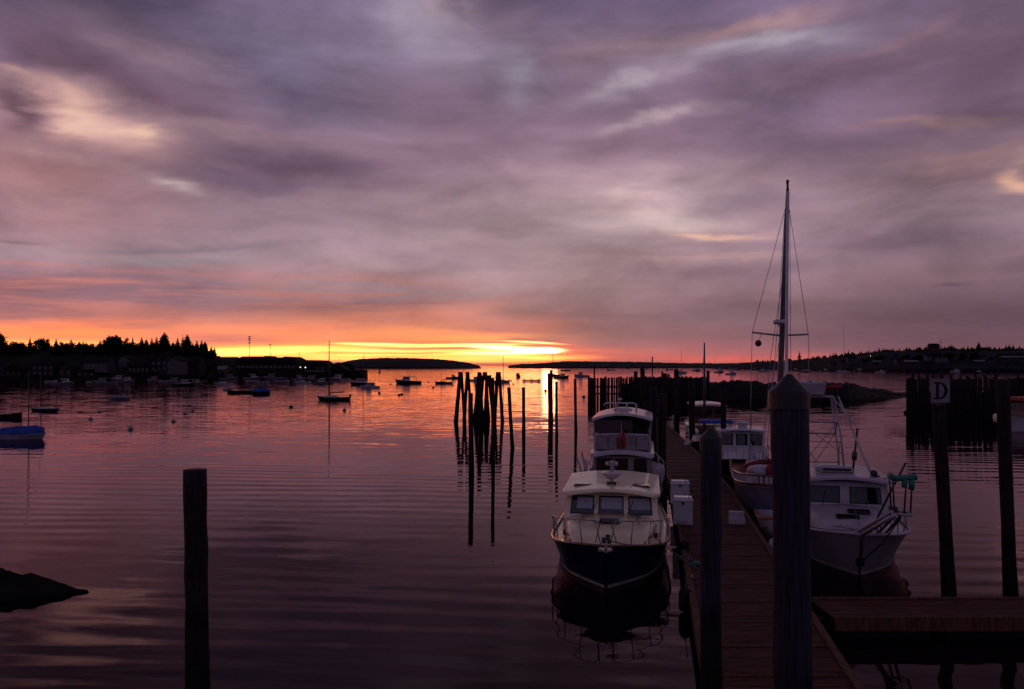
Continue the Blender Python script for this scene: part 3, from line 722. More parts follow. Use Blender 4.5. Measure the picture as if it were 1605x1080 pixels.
    mb.build('bow_rail', M['steel'], r)
    an = MB().tube([(f-1.0, -.5, 1.42), (f-.3, -.1, 1.46)], .04, 6).tube([(f-1.0, -.75, 1.4), (f-1.0, -.3, 1.4)], .03, 6).build('anchor', M['alu'], r)
    rp = MB(); rope(rp, (f-.4, 0, 1.42), (f-3.6, .2, 1.9), .06, .012); rope(rp, (f-.4, -.1, 1.42), (f-2.4, -1.45, 1.1), .05, .014); rp.build('bow_line', M['rope_m'], r)
    return r
lobster()

# ---------------- sailing yacht behind the big piling
def sailing_yacht():
    L = 12.5
    r = moor('sailing_yacht', 'sailing yacht with tall silver mast, red sail covers and pale bulwark behind the big piling', 'sailboat', L, 11.1, 32.3, .235)
    sheer, sec = make_hull(r, L, 3.7, 1.55, 1.12, 1.2, M['greyhull'], M['teak_pale'], M['teak'], over=.9, rail_r=.05, bulwark=.16)
    f = L/2
    # slatted white bulwark boards above the sheer
    fr = MB()
    for sg in (-1, 1):
        mb = MB()
        pts = [sheer(s) for s in (.03, .08, .13, .18, .23, .28, .34, .4)]
        for i in range(len(pts)-1):
            for k in range(3):
                a = Vector(pts[i]).lerp(Vector(pts[i+1]), k/3+.07); b = Vector(pts[i]).lerp(Vector(pts[i+1]), k/3+.20)
                a.y *= sg; b.y *= sg
                u = Vector((0, 0, .34)); n = Vector((0, sg*.02, 0))
                mb.hexa([a-n, b-n, b+n, a+n], [a-n+u, b-n+u, b+n+u, a+n+u])
        fr.tube([(x, sg*y, z+.37) for x, y, z in pts], .045, 6)
        mb.build('bulwark', M['white'], r)
    fr.build('cap_rail', M['teak'], r)
    # cabin trunk, dodger, furled sails and gear
    MB().frus(-3.2, 2.6, -1.15, 1.15, 1.0, -3.1, 2.3, -1.0, 1.0, 1.52).build('cabin', M['offwhite'], r, .05)
    MB().tube([(1.4, 1.5*math.cos(t)*(1 if i else 1), 1.35+.62*math.sin(t)) for i, t in enumerate([math.pi*k/10 for k in range(11)])], .13, 8).tube([(1.4, -1.3, 1.55), (2.6, -1.62, 1.5), (3.9, -1.45, 1.5)], .09, 8).build('sail_cover', M['red'], r)
    MB().lathe([(.1, 0), (.45, .1), (.6, .28), (.5, .45), (.15, .55)], (2.9, -.75, 1.42), 14, sx=1.5).build('inflatable_dinghy', M['offwhite'], r)
    MB().lathe([(.1, 0), (.28, .08), (.34, .3), (.26, .55), (.1, .62)], (3.6, -.25, 1.5), 12).build('sail_bag', M['red'], r)
    # mast group: the rake is towards the viewer
    bpy.context.view_layer.update(); inv = r.matrix_world.inverted()
    loc = lambda px, py, d: inv @ Vector((X(px, d), d, Z(py, d)))
    top = loc(1234.5, 296, 38.0); foot = loc(1216, 775, 38.9)
    ms = MB().tube([foot, foot.lerp(top, .35), foot.lerp(top, .7), top], [.15, .145, .12, .07], 12).build('mast', M['mast'], r)
    MB().tube([top, top+Vector((0, 0, .28))], .05, 8).tube([top+Vector((0, 0, .1)), top+Vector((.18, -.06, .24))], .03, 6).lathe([(.03, 0), (.07, .04), (.07, .14), (.02, .18)], top+Vector((0, 0, .26)), 8).build('masthead', M['spar_dark'], ms)
    MB().tube([loc(1235, 300, 37.8), loc(1233.5, 450, 36), loc(1232.5, 600, 34), loc(1232, 770, 32.6)], .07, 10).build('furled_jib', M['white'], r)
    MB().tube([loc(1179, 521, 38.4), loc(1223, 526, 38.5), loc(1267, 524, 38.6)], .045, 8).build('spreader', M['alu'], ms)
    rp = loc(1223, 505, 38.2)
    MB().lathe([(.3, 0), (.34, .05), (.34, .17), (.24, .22)], rp+Vector((0, 0, -.1)), 16).build('radar_dome', M['white'], ms)
    MB().box(rp+Vector((-.1, 0, -.16)), (.5, .16, .08)).build('radar_bracket', M['alu'], ms)
    sh = MB()
    for a, b in (((1234, 315, 38), (1179, 521, 38.4)), ((1179, 521, 38.4), (1174, 760, 38.6)), ((1235, 315, 38), (1267, 524, 38.6)), ((1267, 524, 38.6), (1269, 760, 39)),
                 ((1230, 335, 38), (1218, 524, 38.2)), ((1218, 520, 38.2), (1197, 760, 37)), ((1226, 440, 38), (1208, 560, 37.5)), ((1208, 560, 37.5), (1192, 770, 36.5)), ((1238, 330, 38), (1239, 520, 38)), ((1239, 520, 38), (1243, 770, 36)), ((1222, 530, 38), (1253, 770, 40)), ((1222, 530, 38), (1180, 770, 40))):
        sh.tube([loc(*a), loc(*b)], .013, 5)
    sh.build('rigging', M['steel'], ms)
    MB().tube([loc(1194, 524, 38.4), loc(1190, 532, 38.4)], .012, 5).lathe([(.04, -.16), (.13, -.1), (.16, 0), (.13, .1), (.04, .16)], loc(1188.5, 538, 38.4), 12).build('radar_reflector', M['spar_dark'], ms)
    MB().tube([foot.lerp(top, .12), foot.lerp(top, .12)+Vector((-5.0, 0, .15))], [.08, .07], 8).build('boom', M['alu'], ms)
    return r
sailing_yacht()

# ---------------- white and blue pilothouse boat beyond the yacht
def pilothouse():
    L = 8.6
    r = moor('pilothouse_boat', 'small white pilothouse boat with dark windows and blue canopy, beyond the sailing yacht', 'boat', L, 12.9, 43.8, .2)
    sheer, sec = make_hull(r, L, 3.2, 1.25, .95, .8, M['blackhull'], M['white'], M['teak'], over=.5)
    f = L/2
    MB().frus(f-3.3, f-1.5, -1.15, 1.15, .95, f-3.3, f-1.9, -1.05, 1.05, 1.45).build('trunk_cabin', M['white'], r, .06)
    x0, x1 = f-5.6, f-2.9
    hs = house(r, 'pilothouse', x0, x1, 1.35, .95, x0, x1-.2, 1.25, 2.55, M['white'], .05)
    q = fquad(x1, 1.35, .95, x1-.2, 1.25, 2.55)
    windows(hs, q, [(.05, .31), (.37, .63), (.69, .95)], .50, .92)
    for sg in (-1, 1): windows(hs, squad(sg, x0, x1, 1.35, .95, x0, x1-.2, 1.25, 2.55), [(.1, .45), (.55, .9)], .5, .9)
    rf = roofslab(r, 'cabin_roof', x0-.2, x1+.2, 1.42, 2.55, .1, M['white'], crown=.1)
    MB().lathe([(.3, 0), (.33, .05), (.3, .18), (.1, .22)], (x1-.8, .1, 2.95), 14).box((x1-.8, .1, 2.85), (.5, .5, .22)).build('radar_dome', M['white'], rf)
    mb = MB()
    for x, y in ((x1-1.2, -.6), (x1-1.0, -.3), (x1-.5, .55), (x1-1.6, .7), (x1-1.6, -.9)): mb.tube([(x, y, 2.6), (x, y, 3.5)], .012, 5)
    mb.tube([(x1-1.2, -.6, 3.2), (x1-1.2, .6, 3.2)], .015, 5); mb.build('antennas', M['spar_dark'], rf)
    bow_rail(r, sheer, .3, .7, M['steel'])
    MB().tube([(f-1.2, .55, 1.25), (f-2.7, .45, 1.9)], .07, 8).build('furled_awning', M['offwhite'], r)
    cn = MB()
    cn.frus(x0-2.3, x0-.3, -2.3, -.2, 2.80, x0-2.2, x0-.4, -2.25, -.25, 2.98); cn.build('canopy', M['canvas_blue'], r, .04)
    for y in (-.4, -1.35): MB().tube([(x0-1.8, y, .9), (x0-1.8, y, 2.75)], .03, 6).build('canopy_post', M['alu'], r)
    return r
pilothouse()

# ---------------- varnished wooden cruiser far down the dock
def wooden():
    L = 10
    r = moor('wooden_cruiser', 'varnished wooden cruiser with white cabin top, stern-on at the far end of the dock', 'boat', L, 16.5, 66.0, .15, away=True)
    sheer, sec = make_hull(r, L, 3.5, 1.7, 1.2, 1.35, M['teak_pale'], M['teak'], M['teak'], over=.7)
    a = -L/2
    MB().tube([(a-.03, -1.45, 1.55), (a-.03, 1.45, 1.55), (a-.03, 1.5, .8), (a-.03, 0, .35), (a-.03, -1.5, .8), (a-.03, -1.45, 1.55)], .09, 8).build('transom_moulding', M['cream'], r)
    MB().panel([(a, 1.4, .5), (a, -1.4, .5), (a, -1.4, 1.5), (a, 1.4, 1.5)], .1, .9, .1, .9, .01, .02).build('transom_panel', M['teak'], r)
    hs = house(r, 'cabin', a+2.2, 2.2, 1.35, 1.2, a+2.2, 1.8, 1.25, 2.9, M['teak'], .04)
    windows(hs, [(a+2.2, 1.35, 1.2), (a+2.2, -1.35, 1.2), (a+2.2, -1.25, 2.9), (a+2.2, 1.25, 2.9)], [(.06, .3), (.38, .62), (.7, .94)], .5, .9)
    for sg in (-1, 1): windows(hs, squad(sg, a+2.2, 2.2, 1.35, 1.2, a+2.2, 1.8, 1.25, 2.9), [(.05, .3), (.37, .62), (.69, .94)], .5, .88)
    roofslab(r, 'cabin_roof', a+1.4, 2.4, 1.45, 2.95, .14, M['white'], crown=.12)
    MB().lathe([(.1, 0), (.28, .12), (.32, .5), (.28, .85), (.1, 1.0)], (a-.25, -1.55, .35), 10).build('fender', M['cream'], r)
    MB().lathe([(.1, 0), (.28, .12), (.3, .4), (.1, .6)], (a-.2, 1.3, .7), 10, sx=1.5).build('fender', M['cream'], r)
    return r
wooden()
# slim mast boat beside it
def little_sloop():
    L = 7.0
    r = moor('small_sloop', 'small dark sloop with a bare brown mast, next to the varnished wooden cruiser', 'sailboat', L, 14.3, 58.0, .13)
    sheer, sec = make_hull(r, L, 2.3, .95, .6, .65, M['blackhull'], M['teak_pale'], M['teak'], over=.6)
    MB().frus(-1.2, 1.6, -.75, .75, .6, -1.1, 1.3, -.65, .65, 1.0).build('cabin', M['offwhite'], r, .04)
    ms = MB().tube([(.9, 0, .9), (.9, 0, 5.0), (.9, 0, Z(537, 60.5))], [.10, .09, .05], 8).build('mast', M['spar_dark'], r)
    MB().tube([(.9, -.5, 6.6), (.9, .5, 6.6)], .03, 6).build('spreader', M['spar_dark'], ms)
    MB().tube([(.9, 0, Z(537, 60.5)-.1), (3.3, 0, .9)], .012, 5).tube([(.9, 0, Z(537, 60.5)-.1), (-3.3, 0, .8)], .012, 5).build('rigging', M['spar_dark'], ms)
    MB().tube([(.8, 0, 1.5), (-2.2, 0, 1.6)], .11, 8).build('boom', M['canvas_navy'], ms)
    return r
little_sloop()

# ---------------- skiff tied between dock and lobster boat
def skiff(name, label, loc, rz, L, B, m_out, m_in, m_rail, cat='skiff', group=None, cover=None, motor=False, h=.55, inner=True):
    r = thing(name, label, cat, loc, rz, group)
    rows = []; rin = []; line = [[], []]
    for s in (0, .06, .14, .25, .4, .6, .8, 1):
        x = L/2-s*L; k = min(1, (s/.5)**.6) if s > 0 else .03; k *= (1-.15*max(0, s-.6)/.4)
        hb = B/2*max(k, .05); z = h*(1+.5*(1-min(1, s/.6))**2); bz = -.12
        rows.append([(x, -hb, z), (x, -hb*.8, z*.4), (x-.05, -hb*.55, bz), (x-.05, hb*.55, bz), (x, hb*.8, z*.4), (x, hb, z)])
        hi = max(hb-.05, .01)
        rin.append([(x, -hi, z-.005), (x-.03, -hi*.75, z*.45), (x-.05, -hi*.5, .10), (x-.05, hi*.5, .10), (x, hi*.75, z*.45), (x, hi, z-.005)])
        line[0].append((x, -hb, z)); line[1].append((x, hb, z))
    MB().loft(rows, capb=True).build('hull', m_out, r)
    MB().loft(rin, capb=True).build('inner_shell', m_in, r)
    MB().tube(line[0][::-1]+line[1], .035, 6).build('gunwale', m_rail, r)
    if not cover:
        for x in (-L*.28, 0, L*.25): MB().box((x, 0, h*.72), (.26, B*.8, .04)).build('thwart', M['teak_pale'], r)
    else:
        MB().loft([[(x, -B/2*k, h+.04), (x, -B/4*k, h+zr*.7), (x, 0, h+zr), (x, B/4*k, h+zr*.7), (x, B/2*k, h+.04)] for x, k, zr in cover[1]], capa=True, capb=True, smooth=False).build('cover', cover[0], r)
    if motor:
        MB().box((-L/2-.12, 0, h+.25), (.28, .26, .42)).box((-L/2-.12, 0, h*.4), (.1, .1, .7)).build('outboard_motor', M['rubber'], r, .04)
    return r
skiff('skiff', 'white skiff with orange gunwale tied between the dock and the white lobster boat', (9.95, 30.4, .0), math.atan2(-1, -.22), 3.4, 1.15, M['white'], M['white'], M['orange'], motor=False, h=.62)

# ---------------- boat at the right edge, beyond the pilings
def edge_boat():
    L = 11; d = 80
    r = thing('cabin_boat', 'white cabin boat with orange roof at the right edge, before the timber wharf', 'boat', (X(1616, d), d, 0), math.atan2(-.5, -1))
    sheer, sec = make_hull(r, L, 3.6, 1.75, 1.3, 1.3, M['white'], M['teak'], M['teak'], over=.6)
    hs = house(r, 'cabin', -3.5, 2.6, 1.3, 1.2, -3.5, 2.2, 1.2, 3.0, M['teak'], .04)
    for sg in (-1, 1): windows(hs, squad(sg, -3.5, 2.6, 1.3, 1.2, -3.5, 2.2, 1.2, 3.0), [(.04, .2), (.24, .4), (.44, .6), (.64, .8), (.84, .96)], .35, .85)
    windows(hs, fquad(2.6, 1.3, 1.2, 2.2, 1.2, 3.0), [(.06, .46), (.54, .94)], .45, .88)
    roofslab(r, 'cabin_roof', -3.9, 2.9, 1.45, 3.0, .3, M['orange'], crown=.06)
    MB().lathe([(.1, 0), (.3, .15), (.3, .7), (.1, .9)], (5.6, 0, .9), 10).build('bow_fender', M['cream'], r)
edge_boat()
# ------------------------------------------------------------------ the floating dock
DZ = .5
RE = [(12.9, 6.13), (14.7, 6.44), (21.3, 7.60), (30, 9.10), (39.6, 10.77), (53.7, 12.6), (76, 15.25), (92, 17.1)]   # (distance, right edge)
W_ = 2.9
def redge(d):
    for (d0, x0), (d1, x1) in zip(RE, RE[1:]):
        if d <= d1: return lerp(x0, x1, (d-d0)/(d1-d0))
    return RE[-1][1]
def dock():
    r = thing('floating_dock', 'long brown plank floating dock running from the foreground out between the moored boats', 'dock', (6, 40, 0))
    o = Vector((6, 40, 0))
    mb = MB(); d = 12.9; k = 0
    ds = [p[0] for p in RE]
    random.seed(3)
    while d < 91.8:
        w = .135 if d < 45 else .6
        x1, x1b = redge(d), redge(d+w)
        j = random.uniform(-.004, .004)
        q = lambda z: [Vector((x1-W_+.16, d, z))-o, Vector((x1-.16, d, z))-o, Vector((x1b-.16, d+w, z))-o, Vector((x1b-W_+.16, d+w, z))-o]
        mb.hexa(q(DZ-.05), q(DZ+j)); d += w+.012
    mb.build('deck_boards', M['deck'], r)
    d = 13.55
    while d < 91:
        x1 = redge(d); MB().box(Vector((x1-W_/2, d, DZ+.012))-o, (W_-.34, .06, .02), rz=.0).build('deck_seam', M['deck_edge'], r); d += 1.6
    for i in range(len(RE)-1):
        (d0, a0), (d1, a1) = RE[i], RE[i+1]
        for off0, off1 in ((-.16, .0), (-W_, -W_+.16)):
            m = MB(); q = lambda z: [Vector((a0+off0, d0, z))-o, Vector((a0+off1, d0, z))-o, Vector((a1+off1, d1-.01, z))-o, Vector((a1+off0, d1-.01, z))-o]
            m.hexa(q(DZ-.24), q(DZ+.05)); m.build('edge_beam', M['deck_edge'], r, .01)
    dd = 13.1
    while dd < 90:
        x1, x2 = redge(dd), redge(dd+2.2); m = MB()
        q = lambda z: [Vector((x1-W_+.1, dd, z))-o, Vector((x1-.1, dd, z))-o, Vector((x2-.1, dd+2.2, z))-o, Vector((x2-W_+.1, dd+2.2, z))-o]
        m.hexa(q(-.25), q(DZ-.06)); m.build('float_billet', M['float'], r, .03); dd += 2.5
    MB().box(Vector((6.13-W_/2, 12.86, .34))-o, (W_, .06, .34)).build('end_board', M['deck_edge'], r)
dock()
def finger():
    r = thing('finger_float', 'short wooden finger float leaving the main dock towards the right edge', 'dock', (14, 19.4, 0))
    o = Vector((14, 19.4, 0)); x0, x1 = 7.55, 30; y0, y1 = 18.65, 20.2
    mb = MB(); x = x0
    while x < x1:
        for k in range(6): mb.box(Vector((x+1.8, 18.86+k*.228, DZ-.03+random.uniform(-.004, .004)))-o, (3.585, .218, .05), rz=random.uniform(-.001, .001))
        x += 3.6
    mb.build('deck_boards', M['deck'], r)
    for y in (y0, y1):
        x = x0
        while x < x1:
            MB().box(Vector((x+1.8, y, DZ-.13))-o, (3.58, .09, .34)).build('edge_beam', M['deck_edge'], r, .01); x += 3.6
    x = x0+.3
    while x < x1:
        MB().box(Vector((x+1.0, 19.42, .08))-o, (2.0, 1.3, .66)).build('float_billet', M['float'], r, .03); x += 2.4
    return
    m = MB().hexa([Vector(p)-o for p in ((7.45, 17.4, DZ-.1), (8.9, 18.6, DZ-.1), (8.9, 18.7, DZ-.1), (7.6, 18.7, DZ-.1))], [Vector(p)-o for p in ((7.45, 17.4, DZ+.02), (8.9, 18.6, DZ+.02), (8.9, 18.7, DZ+.02), (7.6, 18.7, DZ+.02))])
    m.build('corner_gusset', M['deck'], r)
finger()

# ------------------------------------------------------------------ pilings
def wob(p0, p1, n, amp):
    p0, p1 = Vector(p0), Vector(p1)
    return [p0.lerp(p1, i/n)+Vector((random.uniform(-amp, amp), random.uniform(-amp, amp), 0)) for i in range(n+1)]
def piling(label, px0, py0, pxb, d, dia, group=None, cap=False, wet=1.3, mid=None, m=None, lean_d=0, cat='piling', sides=14, bulge=1.1):
    """top at pixel (px0, py0); meets the water at bearing pxb; wet = height of the dark weedy band"""
    top = Vector((X(px0, d+lean_d), d+lean_d, Z(py0, d+lean_d))); base = Vector((X(pxb, d), d, 0)); low = base+(base-top).normalized()*.8
    r = thing('piling', label, cat, base, 0, group)
    ax = (top-base)/max(.1, top.z)
    a = base+ax*wet
    P = [p-base for p in wob(a, top, 6, dia*.03)]; P[0] = a-base; P[-1] = top-base
    rr = [dia/2*random.uniform(.96, 1.04) for _ in P]
    MB().tube(P, rr, sides).build('post', m or M['wood_dark'], r)
    Q = [p-base for p in wob(low, a, 4, dia*.03)]; Q[-1] = a-base+Vector((0, 0, .01))
    MB().tube(Q, [dia/2*bulge, dia/2*(bulge+.06), dia/2*(bulge+.04), dia/2*lerp(1, bulge, .7), dia/2*1.02], sides).build('weedy_foot', M['wood_wet'], r)
    if cap:
        t = top-base; c = dia/2
        MB().lathe([(c*1.08, -.22), (c*1.10, -.02), (c*1.02, 0), (c*.55, c*.42), (.03, c*.86)], t, 20, smooth=False).build('cap', M['cap'], r)
    return r
piling('thick purple-brown piling with dark pointed cap, nearest of all, right of centre', 1237, 611, 1250, 9.4, .43, cap=True, wet=2.3, m=M['sleeve'])
piling('piling with dark cone cap, left of the nearest thick piling', 1114, 684, 1114, 12.3, .315, cap=True, wet=2.4, m=M['sleeve'])
piling('tall flat-topped piling standing alone in open water in the left foreground', 305.5, 736, 311, 12.5, .35, wet=2.3)
def dsign():
    p = piling('leaning piling that carries the white letter D sign', 1471, 632, 1488, 21.6, .34, wet=1.5)
    d = 21.35; cx, cz = X(1474, d), Z(612.5, d)
    s = thing('letter_sign', 'square dull white sign with a black letter D on the leaning piling', 'sign', (cx, d, cz))
    MB().box((0, 0, 0), (.50, .04, .64)).build('board', M['signwhite'], s, .006)
    MB().box((.0, .08, -.1), (.1, .1, .6)).build('bracket', M['darkpipe'], s)
    # serif letter D cut from black sheet
    h, w = .46, .36; ou = []; inn = []
    y = -.026
    def arc(r0, r1, cx0, n=18): return [(cx0+r0*math.cos(R(90-180*i/n)), r1*math.sin(R(90-180*i/n))) for i in range(n+1)]
    o1 = arc(.22, h/2, -.04); i1 = arc(.135, h/2-.045, -.04)
    m = MB()
    for i in range(len(o1)-1):
        q = [o1[i], o1[i+1], i1[i+1], i1[i]]
        m.hexa([(a, y+.006, b) for a, b in q], [(a, y, b) for a, b in q])
    def rect(x0, x1, z0, z1): m.hexa([(x0, y+.006, z0), (x1, y+.006, z0), (x1, y+.006, z1), (x0, y+.006, z1)], [(x0, y, z0), (x1, y, z0), (x1, y, z1), (x0, y, z1)])
    rect(-.13, -.055, -h/2+.045, h/2-.045); rect(-.18, -.04, h/2-.045, h/2); rect(-.18, -.04, -h/2, -h/2+.045)
    m.build('letter', M['rubber'], s)
dsign()
piling('dark piling at the right edge, standing behind the finger float', 1571, 596, 1584, 21.5, .33, wet=1.4)
G = 'pilings holding the floating dock'
piling('twin piling nearer the dock, shorter of the two beside the flybridge cruiser', 1037.5, 617, 1038, 36.5, .38, G, wet=1.3)
piling('twin piling further out, taller of the two beside the flybridge cruiser', 1024, 605, 1024, 44, .42, G, wet=1.3)
piling('slim piling between the blue-canopied pilothouse boat and the dock', 1134, 608, 1134, 47.5, .33, G, wet=1.3)
piling('piling on the right of the dock in front of the wooden cruiser', 1084, 600, 1085, 64, .5, G, wet=1.2)
piling('piling left of the wooden cruiser with its top above the timber wharf', 1060, 580, 1061, 74, .45, G, wet=1.2)
piling('pale-topped piling just behind the hardtop of the flybridge cruiser', 1012.5, 628, 1012, 58, .38, G, wet=1.2)
piling('piling at the outer end of the floating dock, right of the thin post', 1006.5, 577, 1008, 92, .5, G, wet=1.2)
piling('stump piling on the outer float, lower of the short pair', 1042, 585, 1042, 95, .5, G, wet=1.2)

# free-standing piles in the middle of the harbour
G2 = 'free-standing pilings left of the moored yachts'
piling('slightly leaning lone piling just right of the piling cluster', 797.5, 607, 803, 62, .29, G2, mid=1, wet=1.1)
piling('straight lone piling, second to the right of the piling cluster', 820.5, 607, 821, 76, .33, G2, wet=1.1)
piling('left one of the tall close pair of pilings in the sun glitter', 860, 585, 861.5, 93, .33, G2, wet=1.2)
piling('right one of the tall close pair of pilings in the sun glitter', 864, 580, 864.5, 95, .36, G2, wet=1.2)
piling('thin piling just right of the tall close pair', 872, 598, 872.5, 71.5, .26, G2, wet=1.1)
piling('lone piling left of the flybridge cruiser, nearest the timber wharf', 901.5, 594, 902.5, 78.5, .28, G2, wet=1.1)
def cluster():
    """remains of a wharf: pairs of raking piles joined at the top, kept as one thing per pair"""
    G3 = 'raking piling pairs of the ruined wharf'
    pairs = [((721.5, 583), (714.5, 729), 92, .46, 'leftmost raking piling of the ruined wharf cluster'),
             ((723, 583), (728.3, 729), 92.5, .36, 'second raking piling of the cluster, leaning away from the leftmost'),
             ((732.5, 583), (727.5, 729), 95, .40, 'third piling of the cluster, crossing behind the second'),
             ((733.5, 583), (739.5, 729), 95, .34, 'fourth piling of the cluster, behind the short thick one'),
             ((737.5, 616), (739, 745), 48.5, .30, 'short thick piling in front of the ruined wharf cluster'),
             ((751, 583), (743.5, 729), 92, .40, 'fifth tall piling of the cluster, raking to the left'),
             ((752.5, 584), (756, 729), 93, .40, 'sixth tall piling of the cluster, nearly upright in its middle'),
             ((758.5, 583), (752, 729), 95, .30, 'seventh piling of the cluster, left leg of the narrow A shape'),
             ((761.5, 583), (766, 729), 95, .34, 'eighth piling of the cluster, right leg of the narrow A shape'),
             ((767, 588), (774.5, 729), 88, .46, 'thick dark piling of the cluster with a broken top'),
             ((750.5, 608), (754, 740), 72, .36, 'middle-height piling standing before the cluster centre'),
             ((772, 592), (773, 740), 53, .24, 'slim near piling with the long reflection below the cluster'),
             ((780, 583), (775, 729), 93, .42, 'piling of the rightmost pair, raking to the left'),
             ((782.5, 583), (787.5, 729), 93, .38, 'rightmost raking piling of the cluster'),
             ((756, 598), (751, 729), 90, .42, 'dark stub piling filling the centre of the ruined wharf cluster'),
             ((747, 601), (748.5, 729), 96, .40, 'stub piling behind the fifth tall piling of the cluster'),
             ((763, 594), (760.5, 729), 90, .42, 'stub piling just left of the broken-topped thick piling')]
    for (px, py), (bx, by), d, dia, lab in pairs:
        # bx is the bearing where the pile meets the water
        yb = HOR+H*F/d
        piling(lab, px, py, bx, d, dia, G3, wet=1.7, bulge=1.12)
cluster()
r = thing('cross_beam', 'dark cross timbers bolted to the leaning pilings of the ruined wharf', 'timber', (X(760, 92), 92, 3.0))
for px0, py0, px1, py1, d in ((716, 603, 786, 603, 93.4),(752, 589, 772, 601, 91)):
    if px0 == 716: continue
    MB().tube([Vector((X(px0, d), d, Z(py0, d)))-r.location, Vector((X(px1, d), d, Z(py1, d)))-r.location], .2, 6).build('beam', M['wood_dark'], r)

# ------------------------------------------------------------------ timber wharves
def wharf(name, label, px0, px1, d, ztop, seed, gap, solid, back=3.0, extra=(), spread=.16, rails=(.35, .62)):
    random.seed(seed)
    x0, x1 = X(px0, d), X(px1, d)
    r = thing(name, label, 'wharf', ((x0+x1)/2, d, 0)); o = r.location.copy()
    proto = None; x = x0; n = 0
    while x < x1 and n < 96:
        w = spread*random.uniform(.75, 1.35); h = ztop+random.uniform(-.15, .15)
        m = MB().tube([Vector((0, 0, -1)), Vector((0, 0, h*.5)), Vector((random.uniform(-.05, .05), 0, h))], [w*1.1, w, w*.95], 8)
        p = m.build('pile', M['wood_silver'], r); p.location = Vector((x, d+random.uniform(-.1, .1), 0))-o
        f = (x-x0)/(x1-x0); x += gap(f)*random.uniform(.7, 1.35)+w; n += 1
    for k in rails:
        MB().box((0, .26, ztop*k), (x1-x0, .12, .28)).build('wale', M['wood_silver'], r)
    for (a, b, z0, z1) in solid:
        xa, xb = X(a, d), X(b, d)
        MB().box(((xa+xb)/2-o.x, .5, (z0+z1)/2), (xb-xa, .15, z1-z0)).build('sheathing', M['wood_silver'], r)
        MB().box(((xa+xb)/2-o.x, back/2+.6, z1-.15), (xb-xa, back, .25)).build('wharf_deck', M['wood_silver'], r)
    y = 2.5+back
    x = x0
    n = 0
    while x < x1 and n < 30:
        xx = x-o.x+x/d*y
        MB().tube([(xx, y, -1), (xx, y, ztop-.3)], .2, 8).build('back_pile', M['wood_silver'], r); x += (x1-x0)/26*random.uniform(.8, 1.2); n += 1
    for px, py, wpx in extra:
        MB().tube([(X(px, d)-o.x, .1, -1), (X(px, d)-o.x, .1, Z(py, d))], wpx/F*d/2, 10).build('tall_pile', M['wood_silver'], r)
    return r
wharf('timber_breakwater', 'dark timber pile breakwater across the middle distance behind the flybridge cruiser', 923, 1112, 139, 4.5, 5, lambda f: .28 if f < .35 else .10,
      [(975, 1112, 0, 3.3), (1010, 1112, 3.3, 4.3)], extra=((931.5, 572, 2.6), (995, 582, 3), (998, 582, 3), (1006, 578, 4.5), (1009, 581, 4), (1038, 582, 3), (1048, 586, 4), (1060, 578, 5), (1104, 581, 3), (1110, 581, 5), (926, 592, 5)))
wharf('timber_wharf', 'tall dark timber wharf at the right side behind the letter D sign', 1423, 1700, 98.6, 4.9, 9, lambda f: .20 if f < .3 else .18,
      [(1436, 1700, 0, 2.9), (1560, 1700, 2.9, 3.6)], back=8, extra=((1431, 577, 3.4), (1433, 577, 2), (1425, 597, 3), (1441, 588, 3), (1453, 586, 3.2), (1464, 589, 4), (1477, 580, 5.5), (1491, 586, 3.5), (1506, 588, 3), (1517, 590, 5), (1530, 585, 3), (1545, 588, 5), (1562, 583, 4), (1597, 584, 4)), spread=.17)
p = piling('thin post rising behind the timber breakwater above the horizon', 1022.5, 559, 1022.5, 150, .24, wet=1)
buoyb = thing('dock_buoy', 'small dark square marker float beside the left corner of the timber wharf', 'buoy', tuple(at(1420.5, 648)))
MB().frus(-.25, .25, -.25, .25, -.05, -.22, .22, -.22, .22, .35).build('float', M['rubber'], buoyb); MB().tube([(0, 0, .3), (0, 0, .6)], .03, 6).build('ring', M['steel'], buoyb)

# ------------------------------------------------------------------ things on the dock
def dock_z(px, py): return at(px, py, DZ+.01)
def chest(label, px, pyb, w, dp, h):
    p = dock_z(px, pyb); r = thing('dock_box', label, 'dock box', p, R(-9))
    MB().frus(-w/2, w/2, 0, dp, 0, -w/2*.97, w/2*.97, .01, dp-.01, h*.86).build('bin', M['white'], r, .02)
    MB().frus(-w/2-.03, w/2+.03, -.03, dp+.03, h*.865, -w/2*.92, w/2*.92, .05, dp-.05, h).build('lid', M['white'], r, .02)
    MB().box((0, -.035, h*.80), (.12, .02, .08)).build('latch', M['darkpipe'], r)
    MB().tube([(w*.3, -.02, h*1.0), (w*.3, .0, h+.09), (w*.3+.08, .0, h+.09)], .02, 6).build('valve', M['darkpipe'], r)
    MB().box((-.05, -.02, h*.12), (w*.6, .03, .1)).build('base_plate', M['offwhite'], r)
    return r
chest('larger white dock box with sloping lid, nearer of the two beside the navy motor yacht', 1070.5, 823, .72, .55, 1.02)
chest('smaller white dock box directly behind the larger one', 1066, 790, .80, .5, .98)
def pedestal(label, px, pyb, hh=1.15):
    p = dock_z(px, pyb); r = thing('power_pedestal', label, 'power pedestal', p, R(-9))
    MB().frus(-.16, .16, -.14, .14, 0, -.14, .14, -.12, .12, hh).build('housing', M['white'], r, .02)
    for z in (.5, .75): MB().box((0, -.14, z*hh), (.18, .03, .12)).build('socket', M['rubber'], r)
    MB().lathe([(.17, 0), (.17, .04), (.1, .1), (.04, .14)], (0, 0, hh), 12).build('lamp_head', M['offwhite'], r)
    MB().box((.0, -.3, .06), (.45, .5, .12)).build('step', M['offwhite'], r, .01)
pedestal('slim white power pedestal on the dock, right behind the capped near-end piling', 1077, 697)
pedestal('more distant white power pedestal by the wooden cruiser fender', 1056, 672)
